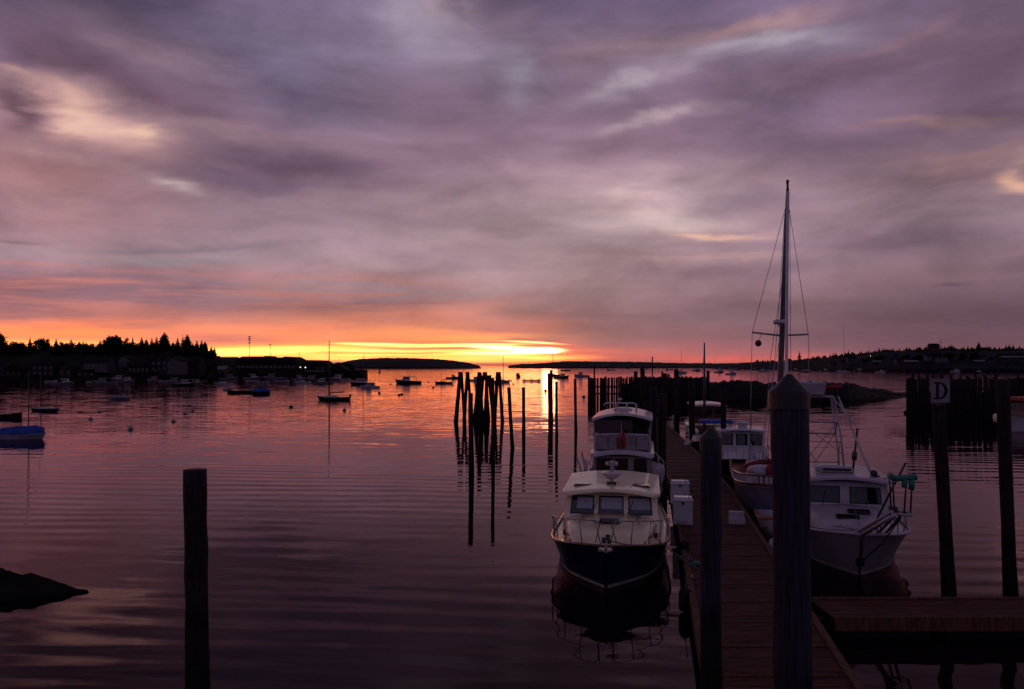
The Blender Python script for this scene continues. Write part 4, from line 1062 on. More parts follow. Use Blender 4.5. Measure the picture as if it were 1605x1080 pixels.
p = dock_z(1156, 822); r = thing('dock_step', 'low pale grey boarding step near the right edge of the dock', 'step', p, R(-9))
MB().frus(-.3, .3, 0, .5, 0, -.28, .28, .0, .5, .22).build('lower_tread', M['offwhite'], r, .01); MB().frus(-.28, .28, .25, .5, .22, -.27, .27, .26, .5, .42).build('upper_tread', M['offwhite'], r, .01)
def cleat(label, px, py):
    r = thing('dock_cleat', label, 'cleat', dock_z(px, py)+Vector((0, 0, .04)), R(80))
    MB().tube([(-.14, 0, .08), (-.05, 0, .06), (.05, 0, .06), (.14, 0, .08)], [.012, .02, .02, .012], 6).build('horn', M['steel'], r)
    MB().box((0, 0, .02), (.12, .05, .06)).build('base', M['steel'], r)
cleat('cleat with dark line at the left edge of the near dock', 1085, 909)
cleat('cleat on the dock edge by the rope coil', 1079, 880)
r = tag(MB().tube([dock_z(1075, 878)+Vector((.22*math.cos(t*.7)*(1-t*.012), .22*math.sin(t*.7)*(1-t*.012), .02+.0035*t)) for t in range(46)], .016, 6).build('rope_coil', M['rope_m']), 'tan rope coiled at the left edge of the dock by the navy motor yacht', 'rope')
r = tag(MB().tube([dock_z(1084, 885)+Vector((.02*t, .10*math.sin(t*1.1), .04+.01*math.sin(t))) for t in range(15)], .045, 8).build('hose', M['green']), 'green hose lying left of the capped near-end piling', 'hose')
r = tag(MB().tube([dock_z(1134, 828)+Vector((.13*t, -.23*t+.1*math.sin(t*.8), .02)) for t in range(10)], .011, 6).build('thin_line', M['rope_m']), 'thin pale line trailing across the dock behind the nearest thick piling', 'rope')
m = MB(); rope(m, (5.62, 21.4, .62), (4.3, 24.2, 1.22), .08, .016); tag(m.build('mooring_line', M['rope_m']), 'mooring line from the near dock cleat to the bow of the navy motor yacht', 'rope')
m = MB(); rope(m, (9.3, 28.0, .58), (10.0, 26.2, 1.1), .1, .016); tag(m.build('mooring_line', M['rope_m']), 'mooring line from the dock step to the white lobster boat', 'rope')
# fenders
def fender(label, loc, r0, h, m='rubber'):
    r = thing('fender', label, 'fender', loc)
    MB().lathe([(r0*.3, -h/2), (r0*.85, -h*.42), (r0, -h*.25), (r0, h*.25), (r0*.85, h*.42), (r0*.3, h/2)], n=14).build('body', M[m], r)
    MB().tube([(0, 0, h/2-.02), (.05, 0, h/2+.45)], .012, 5).build('lanyard', M['rope_m'], r)
fender('large black fender hanging off the dock under the bow of the navy motor yacht', (4.50, 20.7, .32), .17, .62)
fender('black fender squeezed between the navy motor yacht and the dock', (5.55, 25.6, .45), .15, .7)
fender('pale fender at the dock edge behind the white skiff bow', (8.62, 26.3, .4), .14, .6, 'offwhite')

# ------------------------------------------------------------------ rocks
def rock(name, label, pts, zmax, m, seed, n=60, rad=1.0, rough=.35):
    """ledge: outline pts (x, y) at the water, doming to zmax"""
    from mathutils import noise
    import bmesh
    cx = sum(p[0] for p in pts)/len(pts); cyy = sum(p[1] for p in pts)/len(pts)
    bnd = []
    k = len(pts)
    for i in range(n):
        t = i/n*k; a = pts[int(t) % k]; b = pts[(int(t)+1) % k]; f = t-int(t)
        bnd.append(Vector((lerp(a[0], b[0], f), lerp(a[1], b[1], f), 0)))
    rows = []; c = Vector((cx, cyy, 0)); sz = max((p-c).length for p in bnd)
    for j in range(17):
        t = j/16; row = []
        for p in bnd:
            q = c.lerp(p, 1.06*(1-t)+.01)
            dd = noise.fractal(Vector((q.x/sz*7+seed, q.y/sz*7, seed)), .9, 2.1, 6)
            z = zmax*(1-(1-min(1, t*1.25))**2.0)*(1+rough*dd)-.25*(1 if j == 0 else 0)+rough*zmax*.25*noise.noise(q*(9/sz))*(j > 0)
            jt = Vector((noise.noise(q*(11/sz)+Vector((3, 3, seed))), noise.noise(q*(11/sz)+Vector((9, 3, seed))), 0))*sz*.02
            q2 = q+jt; row.append(q2-c+Vector((0, 0, z)))
        rows.append(row)
    mb = MB().loft(rows, close=True, smooth=False, capb=True); o = mb.build(name, m); o.location = c
    return tag(o, label, 'rock')
rock('rock_ledge', 'dark weedy rock ledge rising from the water at the lower left edge', [(X(137, 22.6), 22.6), (-13.4, 22.1), (-15.5, 20.6), (-19, 20.0), (-21, 22), (-21, 25.5), (-17.5, 24.6), (-15, 23.9)], .5, M['rock'], 2.2, rough=.7, n=130)
ISLET = True
# ------------------------------------------------------------------ land
from mathutils import noise as mn
def ridge(name, prof, d, depth, m, seed, rough, base_off=0, kind='structure', step=2.0, z_min=.2, dfun=None):
    """land whose skyline follows prof [(px, py)], waterline at distance d(px)"""
    px0, px1 = prof[0][0], prof[-1][0]; n = int((px1-px0)/step); rows = []
    for i in range(n+1):
        px = lerp(px0, px1, i/n); d0 = dfun(px) if dfun else d
        zt = Z(curve(prof, px), d0+depth*.6); row = []
        for j, (k, zz) in enumerate(((0, -.5), (.04, .12), (.15, .34), (.3, .62), (.45, .85), (.6, 1.0), (.8, .8), (1, -.1))):
            dd = d0+depth*k
            zt2 = max(zt, z_min)*zz*(1+.18*mn.noise(Vector((px*.03, j*1.7, seed)))*(j not in (0, 5, 7)))
            if 0 < j < 7: zt2 += rough*mn.noise(Vector((px*.21, j*3.1, seed+4)))
            row.append((X(px, dd if j < 2 else d0+depth*k), dd, zt2))
        rows.append(row)
    o = MB().loft(rows, smooth=False, capa=True, capb=True).build(name, m); o['kind'] = kind; return o
ridge('far_island', [(519, 577), (528, 570), (545, 565.5), (562, 562.5), (600, 561), (640, 561), (690, 563), (715, 565.5), (735, 568.5), (750, 572.5), (754, 576.4)], 2150, 500, M['hill'], 1, 1.2, step=.7)
ridge('distant_headland', [(745, 575.4), (800, 574.6), (830, 574.2), (900, 573)], 5200, 800, M['hill'], 2, .5, step=2)
ridge('far_mainland', [(796, 576), (798, 572.6), (806, 572), (815, 570.4), (840, 569.6), (860, 568.3), (885, 566), (930, 566.6), (1000, 567), (1060, 569), (1140, 569.5), (1260, 566), (1420, 560), (1620, 555)], 2700, 600, M['hill'], 3, 1.5, step=1.0)
rprof = [(1120, 577), (1140, 572), (1162, 568.5), (1200, 567), (1240, 565), (1290, 561), (1330, 557), (1370, 552), (1400, 550), (1450, 548), (1500, 548), (1560, 548), (1700, 546)]
def rd(px): return curve([(1120, 1800), (1240, 1500), (1320, 1150), (1420, 950), (1700, 900)], px)
ridge('right_hillside', rprof, 1000, 260, M['hill'], 5, .8, dfun=rd, step=1.5)
lprof = [(-120, 548), (0, 549), (60, 547), (130, 551), (200, 548), (300, 549), (335, 556), (350, 560), (420, 561), (500, 566), (520, 573), (533, 580)]
def ld(px): return curve([(-120, 350), (0, 358), (150, 362), (340, 400), (540, 440)], px)
ridge('town_hillside', lprof, 300, 90, M['land'], 8, .5, dfun=ld, step=2)

o = ridge('rock_islet', [(1090, 598), (1130, 597.5), (1165, 596.5), (1205, 600), (1262, 598.5), (1290, 599.5), (1338, 600.5), (1352, 606), (1390, 611.5), (1423, 619.5)], 140, 14, M['rock'], 5, .35, step=1.2, z_min=.1, dfun=lambda px: curve([(1090, 144), (1330, 144), (1423, 164)], px))
del o['kind']; tag(o, 'long low dark rock islet between the timber breakwater and the timber wharf', 'rock')
# ------------------------------------------------------------------ trees
def conifer(seed, hgt=10, wid=2.2, ragged=.35):
    wid *= 1.6
    rnd = random.Random(seed); m = MB(); t = MB()
    t.tube([(0, 0, 0), (.05, 0, hgt*.5), (0, 0, hgt*.97)], [.16, .1, .02], 6)
    z = hgt*.10
    while z < hgt:
        f = (z-hgt*.1)/(hgt*.9); r = wid*(1-f)**.85*rnd.uniform(1-ragged, 1.1)+.06
        nb = 10 if f < .7 else 7; a0 = rnd.random()*6.3
        for k in range(nb):
            a = a0+k*6.283/nb+rnd.uniform(-.3, .3); rr = r*rnd.uniform(.6, 1.1)
            u = Vector((math.cos(a), math.sin(a), 0)); w = Vector((-u.y, u.x, 0)); droop = -rr*rnd.uniform(.05, .38)
            p = u*rr+Vector((0, 0, z+droop)); b = Vector((0, 0, z+rr*.25))
            for q in range(3):
                g0 = b.lerp(p, q*.3+.08); g1 = b.lerp(p, q*.3+.42); s = rr*.34*(1-q*.15)
                m.add([g0, g1+w*s+Vector((0, 0, -s*.4)), g1+u*s*.9, g1-w*s+Vector((0, 0, -s*.5)), g1+Vector((0, 0, s*.45))], [(0, 1, 4), (0, 4, 3), (1, 2, 4), (4, 2, 3), (0, 3, 1)])
        z += hgt*.045*(1.25-f*.6)
    return t, m
def leafy(seed, hgt=9, wid=3.4):
    rnd = random.Random(seed); m = MB(); t = MB()
    t.tube([(0, 0, 0), (.1, 0, hgt*.35), (.0, .1, hgt*.7)], [.28, .2, .06], 6)
    cl = []
    for k in range(15):
        a = rnd.random()*6.3; rr = wid*rnd.uniform(.12, .7); z = hgt*rnd.uniform(.34, .88)
        rr *= 1-max(0, (z/hgt-.6))*1.2
        c = Vector((math.cos(a)*rr, math.sin(a)*rr, z)); cl.append((c, wid*rnd.uniform(.26, .46)))
        t.tube([(0, 0, hgt*.3), Vector((0, 0, hgt*.38)).lerp(c, .5), c], [.12, .08, .03], 5)
    for c, s in cl:
        for q in range(70):
            v = Vector((rnd.gauss(0, 1), rnd.gauss(0, 1), rnd.gauss(0, .75))).normalized()*s*rnd.uniform(.55, 1.12)
            p = c+v; e = s*.30
            a, b, d_ = [p+Vector((rnd.uniform(-e, e), rnd.uniform(-e, e), rnd.uniform(-e, e))) for _ in range(3)]
            m.add([a, b, d_, p+Vector((e*.5, -e*.5, e))], [(0, 1, 2), (0, 2, 3), (1, 2, 3)])
    return t, m
PROT = {}
def proto(kind, i):
    if (kind, i) not in PROT:
        t, m = conifer(100+i, 10, (1.7, 2.2, 2.7, 1.25, 3.0)[i], (.3, .4, .35, .5, .3)[i]) if kind == 'c' else leafy(200+i, 10, (3.6, 4.6, 3.0)[i])
        def me(mb, nm, mt):
            o = mb.build(nm, mt, None, link=False); return o.data
        PROT[kind, i] = (me(t, 'trunk', M['bark']), me(m, 'crown', M['foliage' if kind == 'c' else 'foliage2']))
    return PROT[kind, i]
def tree(px, py_top, d, kind, i, label, group, zbase, sx=1.0):
    ht = Z(py_top, d)-zbase
    r = thing('spruce_tree' if kind == 'c' else 'leafy_tree', label, 'tree', (X(px, d), d, zbase), random.uniform(0, 6.28), group)
    s = max(ht, 1.5)/10; r.scale = (s*sx, s*sx, s)
    for nm, me in zip(('trunk', 'crown'), proto(kind, i)):
        o = bpy.data.objects.new(nm, me); COL.objects.link(o); o.parent = r
    return r
random.seed(21)
GL = 'trees along the left hill skyline'
LT = [(0, 520, 'c', 2, 1.5, 'tall spruce cut by the left edge of the picture'),
 (27, 535, 'l', 1, 1.2, 'low rounded tree just right of the spruce at the left edge'), (13, 543, 'l', 0, 1, 'small rounded tree beside the left edge spruce'),
 (47, 528, 'c', 1, .8, 'narrow spruce between two round trees at the far left'), (66, 530, 'l', 1, 1.1, 'broad round tree right of the narrow far-left spruce'),
 (77, 532, 'c', 3, .8, 'thin spruce tip right of the broad round tree'), (88, 529.5, 'c', 1, .9, 'pointed spruce between the broad round tree and the gap'), (98, 535, 'l', 2, .9, 'bushy tree with sky holes left of the slender spruce'),
 (111.5, 530, 'c', 0, 1.1, 'slender spruce left of the first bright gap'), (124, 534, 'c', 2, .9, 'left tree of the close spruce pair between two bright gaps'), (130.5, 533, 'c', 0, 1.0, 'right tree of the close spruce pair between two bright gaps'),
 (142, 543, 'c', 1, .8, 'smallest spruce standing in the second bright gap'), (149.5, 538, 'c', 3, .8, 'sparse thin tree in the second bright gap'), (157, 532.5, 'c', 1, 1.1, 'spruce just left of the big flat-topped pine'),
 (178, 525.5, 'l', 1, 1.25, 'big flat-topped pine, widest crown on the left skyline'), (188, 527, 'c', 2, .8, 'spruce growing out of the right side of the big pine'),
 (199, 528.5, 'l', 2, .9, 'rounded tree right of the big flat-topped pine'), (208, 527, 'c', 1, .7, 'small spruce tip right of the rounded tree'), (222, 527, 'c', 1, 1.0, 'spruce left of the low saddle in the skyline trees'),
 (229.5, 530, 'c', 2, .8, 'low spruce in the saddle before the tallest one'), (238, 528.5, 'c', 1, .9, 'second spruce left of the tallest one'), (245.5, 526.5, 'c', 0, 1.0, 'spruce directly left of the tallest one'),
 (257.5, 519.5, 'c', 2, 1.15, 'tallest broad spruce on the left skyline'), (271, 534.5, 'c', 2, .8, 'low spruce in the notch right of the tallest one'), (278.5, 528, 'c', 1, .9, 'spruce left of the twin tall pair'),
 (286.5, 523, 'c', 3, .9, 'thin left tree of the twin tall pair'), (293.5, 523, 'c', 4, .8, 'broad right tree of the twin tall pair'),
 (308.5, 532.5, 'c', 1, 1.0, 'lone spruce right of the twin tall pair'), (316, 532, 'c', 1, 1.0, 'left spruce of the last group on the left hill'), (321.5, 534, 'c', 2, .9, 'middle spruce of the last group on the left hill'),
 (331, 541.5, 'c', 1, 1.0, 'short spruce near the foot of the left hill skyline'), (336, 543, 'c', 0, 1.1, 'last short spruce before the open yellow sky')]
for px, py, k, i, sx, lab in LT:
    d = ld(px)+58+random.uniform(-4, 4); tree(px, py, d, k, i, lab, GL, Z(560, d), sx)
for k in range(84):
    px = -10+k*4.15+random.uniform(-2, 2); d = ld(px)+random.uniform(38, 54)
    kk = 'c' if random.random() < .45 else 'l'
    tree(px, random.uniform(536, 544) if px < 318 else random.uniform(549, 553), d, kk, random.randrange(3), 'dark tree in the close-grown belt below the left hill skyline', 'belt of trees on the left hill', Z(566, d), 1.15)
# broadleaf and scrub on the low point right of the warehouses
for k in range(16):
    px = 520+k*1.9; d = 520+random.uniform(-8, 8); tree(px, lerp(568, 574, random.random()), d, 'l', random.randrange(3), 'small dark bush on the low point at the end of the town shore', 'bushes at the end of the town shore', .5, 1.4)
GR = 'spruces along the right hill skyline'
def rtop(px): return curve([(1160, 568), (1240, 563.5), (1300, 558), (1345, 553), (1380, 549), (1440, 545.5), (1500, 544.5), (1560, 546), (1605, 545)], px)
tall = {1253: 549, 1283: 556, 1306: 551, 1310: 552, 1325: 551, 1330: 547, 1334: 552, 1347: 549, 1353: 552, 1378: 544.5, 1400: 545, 1410: 544, 1425: 543, 1437: 544, 1488: 540, 1492: 539, 1495: 542, 1517: 540, 1534: 535, 1548: 541, 1552: 542, 1577: 540, 1582: 539, 1588: 540, 1598: 541}
px = 1165
while px < 1612:
    d = rd(px)+150; tree(px, rtop(px)-1.2-random.uniform(-2.2, 2.2), d, 'c', random.randrange(4), 'dark spruce in the even tree line on the right hill', GR, Z(rtop(px)+8, d), 1.6)
    px += random.uniform(2.4, 4.6)
for px, py in tall.items():
    d = rd(px)+140; tree(px, py, d, 'c', random.choice((0, 1, 3)), 'spruce standing above its neighbours on the right hill', 'taller spruces on the right hill', Z(rtop(px)+8, d), 1.1)
px = 1230
while px < 1620:
    d = rd(px)+random.uniform(60, 100); tree(px, rtop(px)+random.uniform(6, 15), d, 'l', random.randrange(3), 'dark leafy tree among the houses on the right hill', 'trees among the houses on the right hill', Z(rtop(px)+22, d), 1.5)
    px += random.uniform(6, 10)

# ------------------------------------------------------------------ buildings
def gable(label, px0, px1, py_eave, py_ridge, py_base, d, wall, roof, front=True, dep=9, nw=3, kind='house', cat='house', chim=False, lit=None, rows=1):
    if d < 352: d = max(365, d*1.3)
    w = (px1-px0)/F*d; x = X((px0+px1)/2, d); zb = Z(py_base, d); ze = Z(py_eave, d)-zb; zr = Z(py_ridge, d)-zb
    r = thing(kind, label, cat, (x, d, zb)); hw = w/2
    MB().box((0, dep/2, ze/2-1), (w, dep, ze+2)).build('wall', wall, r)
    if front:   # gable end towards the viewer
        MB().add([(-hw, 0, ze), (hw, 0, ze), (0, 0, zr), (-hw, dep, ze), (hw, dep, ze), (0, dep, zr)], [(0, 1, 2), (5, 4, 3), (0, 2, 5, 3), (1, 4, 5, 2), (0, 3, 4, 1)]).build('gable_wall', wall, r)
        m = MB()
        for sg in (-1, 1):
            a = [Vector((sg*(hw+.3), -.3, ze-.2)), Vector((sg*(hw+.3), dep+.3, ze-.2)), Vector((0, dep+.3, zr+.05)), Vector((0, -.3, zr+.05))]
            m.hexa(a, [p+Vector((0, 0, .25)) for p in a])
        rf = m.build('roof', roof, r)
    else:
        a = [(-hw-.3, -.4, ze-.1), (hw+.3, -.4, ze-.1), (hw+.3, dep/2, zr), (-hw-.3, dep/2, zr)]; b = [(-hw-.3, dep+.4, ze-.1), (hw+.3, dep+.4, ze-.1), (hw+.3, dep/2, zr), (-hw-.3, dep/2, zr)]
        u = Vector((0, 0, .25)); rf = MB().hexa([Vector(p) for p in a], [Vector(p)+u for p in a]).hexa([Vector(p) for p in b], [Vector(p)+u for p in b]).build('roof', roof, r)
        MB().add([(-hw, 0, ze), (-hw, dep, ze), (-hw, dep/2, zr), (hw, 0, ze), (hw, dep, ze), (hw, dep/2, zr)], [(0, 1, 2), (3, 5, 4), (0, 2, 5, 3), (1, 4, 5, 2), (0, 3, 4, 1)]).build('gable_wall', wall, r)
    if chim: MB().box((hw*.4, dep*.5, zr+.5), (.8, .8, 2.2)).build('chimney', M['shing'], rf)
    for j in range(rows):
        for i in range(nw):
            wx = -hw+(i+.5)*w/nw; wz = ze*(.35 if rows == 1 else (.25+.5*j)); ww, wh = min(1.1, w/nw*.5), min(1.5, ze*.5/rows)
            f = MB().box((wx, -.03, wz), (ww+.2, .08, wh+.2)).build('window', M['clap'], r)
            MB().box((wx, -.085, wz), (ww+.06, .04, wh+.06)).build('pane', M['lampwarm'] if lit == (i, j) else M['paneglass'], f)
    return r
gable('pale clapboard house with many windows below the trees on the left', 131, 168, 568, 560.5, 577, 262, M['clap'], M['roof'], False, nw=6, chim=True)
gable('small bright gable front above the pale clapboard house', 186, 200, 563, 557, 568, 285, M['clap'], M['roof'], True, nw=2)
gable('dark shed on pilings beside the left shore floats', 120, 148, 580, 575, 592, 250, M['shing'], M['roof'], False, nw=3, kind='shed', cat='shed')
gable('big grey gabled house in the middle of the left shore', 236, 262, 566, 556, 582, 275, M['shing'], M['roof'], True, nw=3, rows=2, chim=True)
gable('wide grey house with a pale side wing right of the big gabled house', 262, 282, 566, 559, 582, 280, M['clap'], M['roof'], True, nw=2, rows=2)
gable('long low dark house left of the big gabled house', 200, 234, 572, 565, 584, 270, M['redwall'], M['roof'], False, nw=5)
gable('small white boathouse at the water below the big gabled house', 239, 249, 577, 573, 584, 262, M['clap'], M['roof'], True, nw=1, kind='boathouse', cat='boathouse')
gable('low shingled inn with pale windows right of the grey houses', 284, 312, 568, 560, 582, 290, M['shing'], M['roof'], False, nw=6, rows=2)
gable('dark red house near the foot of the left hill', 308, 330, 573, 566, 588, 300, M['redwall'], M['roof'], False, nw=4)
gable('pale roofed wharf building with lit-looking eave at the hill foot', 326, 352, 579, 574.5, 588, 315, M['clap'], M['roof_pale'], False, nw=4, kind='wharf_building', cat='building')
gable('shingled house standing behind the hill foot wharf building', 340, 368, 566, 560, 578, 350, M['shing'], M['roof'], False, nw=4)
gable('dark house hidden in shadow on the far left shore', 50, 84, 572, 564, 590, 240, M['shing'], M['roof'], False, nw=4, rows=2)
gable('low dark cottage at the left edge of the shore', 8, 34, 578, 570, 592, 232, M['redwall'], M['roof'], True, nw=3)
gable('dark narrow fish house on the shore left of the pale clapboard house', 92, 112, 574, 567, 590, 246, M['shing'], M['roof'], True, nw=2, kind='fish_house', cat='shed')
def warehouse(label, prof, px0, px1, base, d, dep, band=None):
    r = thing('warehouse', label, 'warehouse', (X((px0+px1)/2, d), d, Z(base, d))); o = r.location
    pts = [(X(px, d)-o.x, Z(py, d)-o.z) for px, py in prof]
    b0, b1 = X(px0, d)-o.x, X(px1, d)-o.x
    ze = min(pts[0][1], pts[-1][1])*.72
    MB().box(((b0+b1)/2, dep/2, ze/2-1.5), (b1-b0, dep, ze+3)).build('wall', M['redwall'], r)
    m = MB(); a = [(b0-.3, -.4, ze)]+[(x, 2.5 if 0 < i < len(pts)-1 else 1.0, z) for i, (x, z) in enumerate(pts)]+[(b1+.3, -.4, ze)]
    bk = [(x, dep-y, z) for x, y, z in a]; n = len(a)
    m.add(a+bk, [tuple(range(n))[::-1], tuple(range(n, 2*n))]+[(i, (i+1) % n, n+(i+1) % n, n+i) for i in range(n)]); m.build('roof', M['roof'], r)
    n = int((px1-px0)/7)
    for i in range(n):
        x = b0+(i+.5)*(b1-b0)/n; f = MB().box((x, -.05, ze*.5), (2.0, .1, ze*.38)).build('window', M['shing'], r); MB().box((x, -.11, ze*.5), (1.7, .05, ze*.32)).build('pane', M['paneglass'], f)
    if band: MB().box(((b0+b1)/2, -1.6, ze*.12), (b1-b0, 3, .25)).build('loading_deck', M['offwhite'], r)
    return r
warehouse('long dark warehouse with uneven flat roof in the middle of the town shore', [(372, 562), (377, 558.5), (410, 558.5), (414, 557.5), (417, 559.5), (440, 560), (444, 558.5), (456, 559), (462, 563)], 370, 464, 582, 400, 22)
warehouse('low flat-roofed fish plant with pale loading deck right of the long warehouse', [(464, 564.5), (468, 564), (502, 564.5), (507, 567)], 462, 509, 583, 420, 20, band=1)
warehouse('low dark pier building at the outer end of the town shore', [(541, 579.3), (545, 579), (566, 579), (569, 580)], 540, 570, 590, 430, 12)
warehouse('dark packing shed between the warehouse and the pier building', [(516, 577), (522, 573.5), (530, 572.5), (538, 576)], 515, 541, 590, 425, 14)
def town_pier(label, px0, px1, py_deck, d, n):
    r = thing('pier', label, 'pier', (X((px0+px1)/2, d), d, 0)); o = r.location; zt = Z(py_deck, d); w = X(px1, d)-X(px0, d)
    MB().box((0, 3, zt-.2), (w, 6, .35)).build('deck', M['wood_silver'], r)
    for i in range(n):
        MB().tube([(-w/2+.2+(w-.4)*i/(n-1), .3, -1), (-w/2+.2+(w-.4)*i/(n-1), .3, zt-.2)], .2, 6).build('pile', M['wood_silver'], r)
    return r
town_pier('long fishing pier on dark piles in front of the warehouses', 380, 512, 582, 388, 34)
town_pier('dark pier on piles below the pale clapboard house', 60, 175, 589, 352, 36)
town_pier('pier on piles below the big grey gabled house', 196, 330, 587, 356, 34)
town_pier('short pier at the outer end of the town shore', 520, 571, 584, 424, 16)
def pole_lamp(label, px, py, d, zb):
    r = thing('pier_lamp', label, 'lamp', (X(px, d), d, zb)); h = Z(py, d)-zb
    MB().tube([(0, 0, 0), (0, 0, h+.1)], .08, 6).build('pole', M['spar_dark'], r)
    MB().lathe([(.08, -.2), (.24, -.14), (.24, .14), (.08, .2)], (0, -.3, h), 8).build('bulb', M['lampwarm'], r)
pole_lamp('left one of the two bright white pier lamps by the fish plant', 471, 575.5, 386, 2)
pole_lamp('right one of the two bright white pier lamps by the fish plant', 479, 576, 386, 2)
pole_lamp('small warm lamp glowing on the right hillside', 1364.5, 558, 960, 8)
def antenna(label, px, py, pyb, d, rungs, w=.35):
    zb = Z(pyb, d); h = Z(py, d)-zb; r = thing('radio_tower', label, 'tower', (X(px, d), d, zb))
    m = MB()
    for a in range(3): m.tube([(w*math.cos(a*2.09), w*math.sin(a*2.09), 0), (w*.6*math.cos(a*2.09), w*.6*math.sin(a*2.09), h)], .07, 4)
    n = int(h/1.6)
    for k in range(n):
        z0, z1 = h*k/n, h*(k+1)/n
        for a in range(3): m.tube([(w*.8*math.cos(a*2.09), w*.8*math.sin(a*2.09), z0), (w*.8*math.cos(a*2.09+2.09), w*.8*math.sin(a*2.09+2.09), z1)], .035, 4)
    m.build('lattice', M['spar_dark'], r)
    for k in rungs:
        MB().box((0, 0, h*k), (2.0, 1.2, .5)).build('antenna_panel', M['spar_dark'], r)
antenna('tallest radio mast with antenna panels behind the warehouses', 391, 527, 562, 620, (.98, .9, .82, .7), .3)
antenna('shorter thin radio mast right of the tallest one', 423.5, 538, 562, 620, (.9,), .2)
antenna('thin radio mast above the right end of the fish plant', 469, 551, 566, 620, (), .18)
antenna('faint thin mast above the far island', 571.5, 554, 562, 2300, (.9,), .6)
antenna('radio tower on the right hill near the lookout house', 1474, 533, 548, 1080, (.3, .8), .4)
# right hill houses
gable('dark lookout house with overhanging roof above the trees on the right hill', 1459, 1473, 541.5, 538.5, 552, 1060, M['shing'], M['roof'], False, nw=3)
RH = [(1329, 1342, 562, 559.5, 567, 'wide pale house with low roof near the left end of the right hill', 'clap', 'roof'), (1370, 1384, 567, 565.6, 571, 'house with a bright pale roof below the hillside lamp', 'shing', 'roof_pale'),
 (1406, 1417, 565.5, 562.5, 571, 'grey gabled house left of the long pale row', 'clap', 'roof'), (1419, 1440, 567, 565, 571, 'long pale row house in the middle of the right shore', 'shing', 'roof_pale'),
 (1452, 1462, 559, 557, 563, 'small pale cottage under the lookout house', 'clap', 'roof'), (1466, 1486, 560.5, 558.5, 568, 'broad grey-pink house under the lookout house', 'clap', 'roof'),
 (1527, 1545, 566, 564.5, 571, 'low pale house by the water right of the lookout house', 'shing', 'roof_pale'), (1570, 1608, 560, 558.2, 568, 'long house with a bright roof at the right edge', 'shing', 'roof_pale'),
 (1302, 1312, 569, 567.4, 573, 'small pale shore house at the left end of the right shore', 'clap', 'roof'), (1495, 1507, 568, 566, 573, 'dark boathouse on the right shore', 'redwall', 'roof')]
for a, b, e, rr, bs, lab, wl, rf in RH:
    gable(lab, a, b, e, rr, bs, rd((a+b)/2)+45, M[wl], M[rf], False, nw=5, dep=8)

# ------------------------------------------------------------------ boats on the moorings
def work_boat(label, px, pyw, L, rz, hullm='blackhull', cab='offwhite', canopy=False, mastpx=None, name='moored_lobster_boat', pulpit=False, group=None, side=1):
    r = thing(name, label, 'boat', at(px, pyw), R(rz), group)
    sheer, sec = make_hull(r, L, L*.32, L*.17, L*.11, L*.10, M[hullm], M['offwhite'], M['offwhite'], over=L*.04, rail_r=.04, stripe=False)
    z = L*.10; x0, x1 = -L*.05, L*.2
    hs = house(r, 'wheelhouse', x0, x1+.2, L*.12, z, x0, x1-.1, L*.11, z+L*.17, M[cab], .04)
    windows(hs, fquad(x1+.2, L*.12, z, x1-.1, L*.11, z+L*.17), [(.06, .46), (.54, .94)], .5, .9)
    for sg in (-1, 1): windows(hs, squad(sg, x0, x1+.2, L*.12, z, x0, x1-.1, L*.11, z+L*.17), [(.1, .46), (.54, .9)], .5, .9)
    MB().frus(x1, L*.36, -L*.1, L*.1, z+.1, x1, L*.28, -L*.09, L*.09, z+L*.07).build('trunk_cabin', M[cab], r, .04)
    roofslab(r, 'cabin_roof', x0-(L*.28 if canopy else L*.1), x1+.15, L*.13, z+L*.17, .09, M[cab], crown=.08)
    if canopy:
        for sg in (-1, 1): MB().tube([(x0-L*.26, sg*L*.11, z), (x0-L*.26, sg*L*.12, z+L*.18)], .05, 6).build('roof_post', M['alu'], r)
    MB().tube([(x0, 0, z+L*.17), (x0, 0, z+L*.17+L*.16)], .04, 5).tube([(x0, -L*.06, z+L*.27), (x0, L*.06, z+L*.27)], .03, 5).build('antenna_mast', M['spar_dark'], r)
    if pulpit: MB().tube([(L*.47, 0, L*.17), (L*.60, 0, L*.19)], .08, 6).tube([(L*.5, 0, L*.17), (L*.5, 0, L*.27), (L*.6, 0, L*.27)], .03, 5).build('pulpit', M['spar_dark'], r)
    return r
def sloop(label, px, pyw, L, rz, py_mast, hullm='blackhull', cover=None, name='moored_sloop', group=None, boom=True, motor=False, thick=1.0):
    p = at(px, pyw); r = thing(name, label, 'sailboat', p, R(rz), group)
    sheer, sec = make_hull(r, L, L*.30, L*.13, L*.09, L*.10, M[hullm], M['offwhite'], M['offwhite'], over=L*.07, rail_r=.03, stripe=False)
    z = L*.09
    MB().frus(-L*.12, L*.22, -L*.09, L*.09, z, -L*.1, L*.17, -L*.075, L*.075, z+L*.06).build('cabin', M['offwhite'], r, .03)
    h = Z(py_mast, p.y)
    mx = L*.12; ms = MB().tube([(mx, 0, z), (mx, 0, h*.6), (mx, 0, h)], [.085*thick, .075*thick, .045*thick], 6).build('mast', M['spar_dark'], r)
    MB().tube([(mx, -L*.09, h*.62), (mx, L*.09, h*.62)], .03, 4).build('spreader', M['spar_dark'], ms)
    MB().tube([(L*.47, 0, z+.1), (mx, 0, h-.1)], .012, 4).tube([(-L*.49, 0, z+.1), (mx, 0, h-.1)], .012, 4).build('stays', M['spar_dark'], ms)
    if boom: MB().tube([(mx, 0, z+L*.13), (-L*.34, 0, z+L*.16)], L*.018, 6).build('boom', M[cover or 'spar_dark'], r)
    if motor: MB().box((-L*.5-.2, 0, z+.35), (.35, .3, .5)).box((-L*.5-.2, 0, .2), (.12, .12, .7)).build('outboard_motor', M['rubber'], r, .04)
    return r
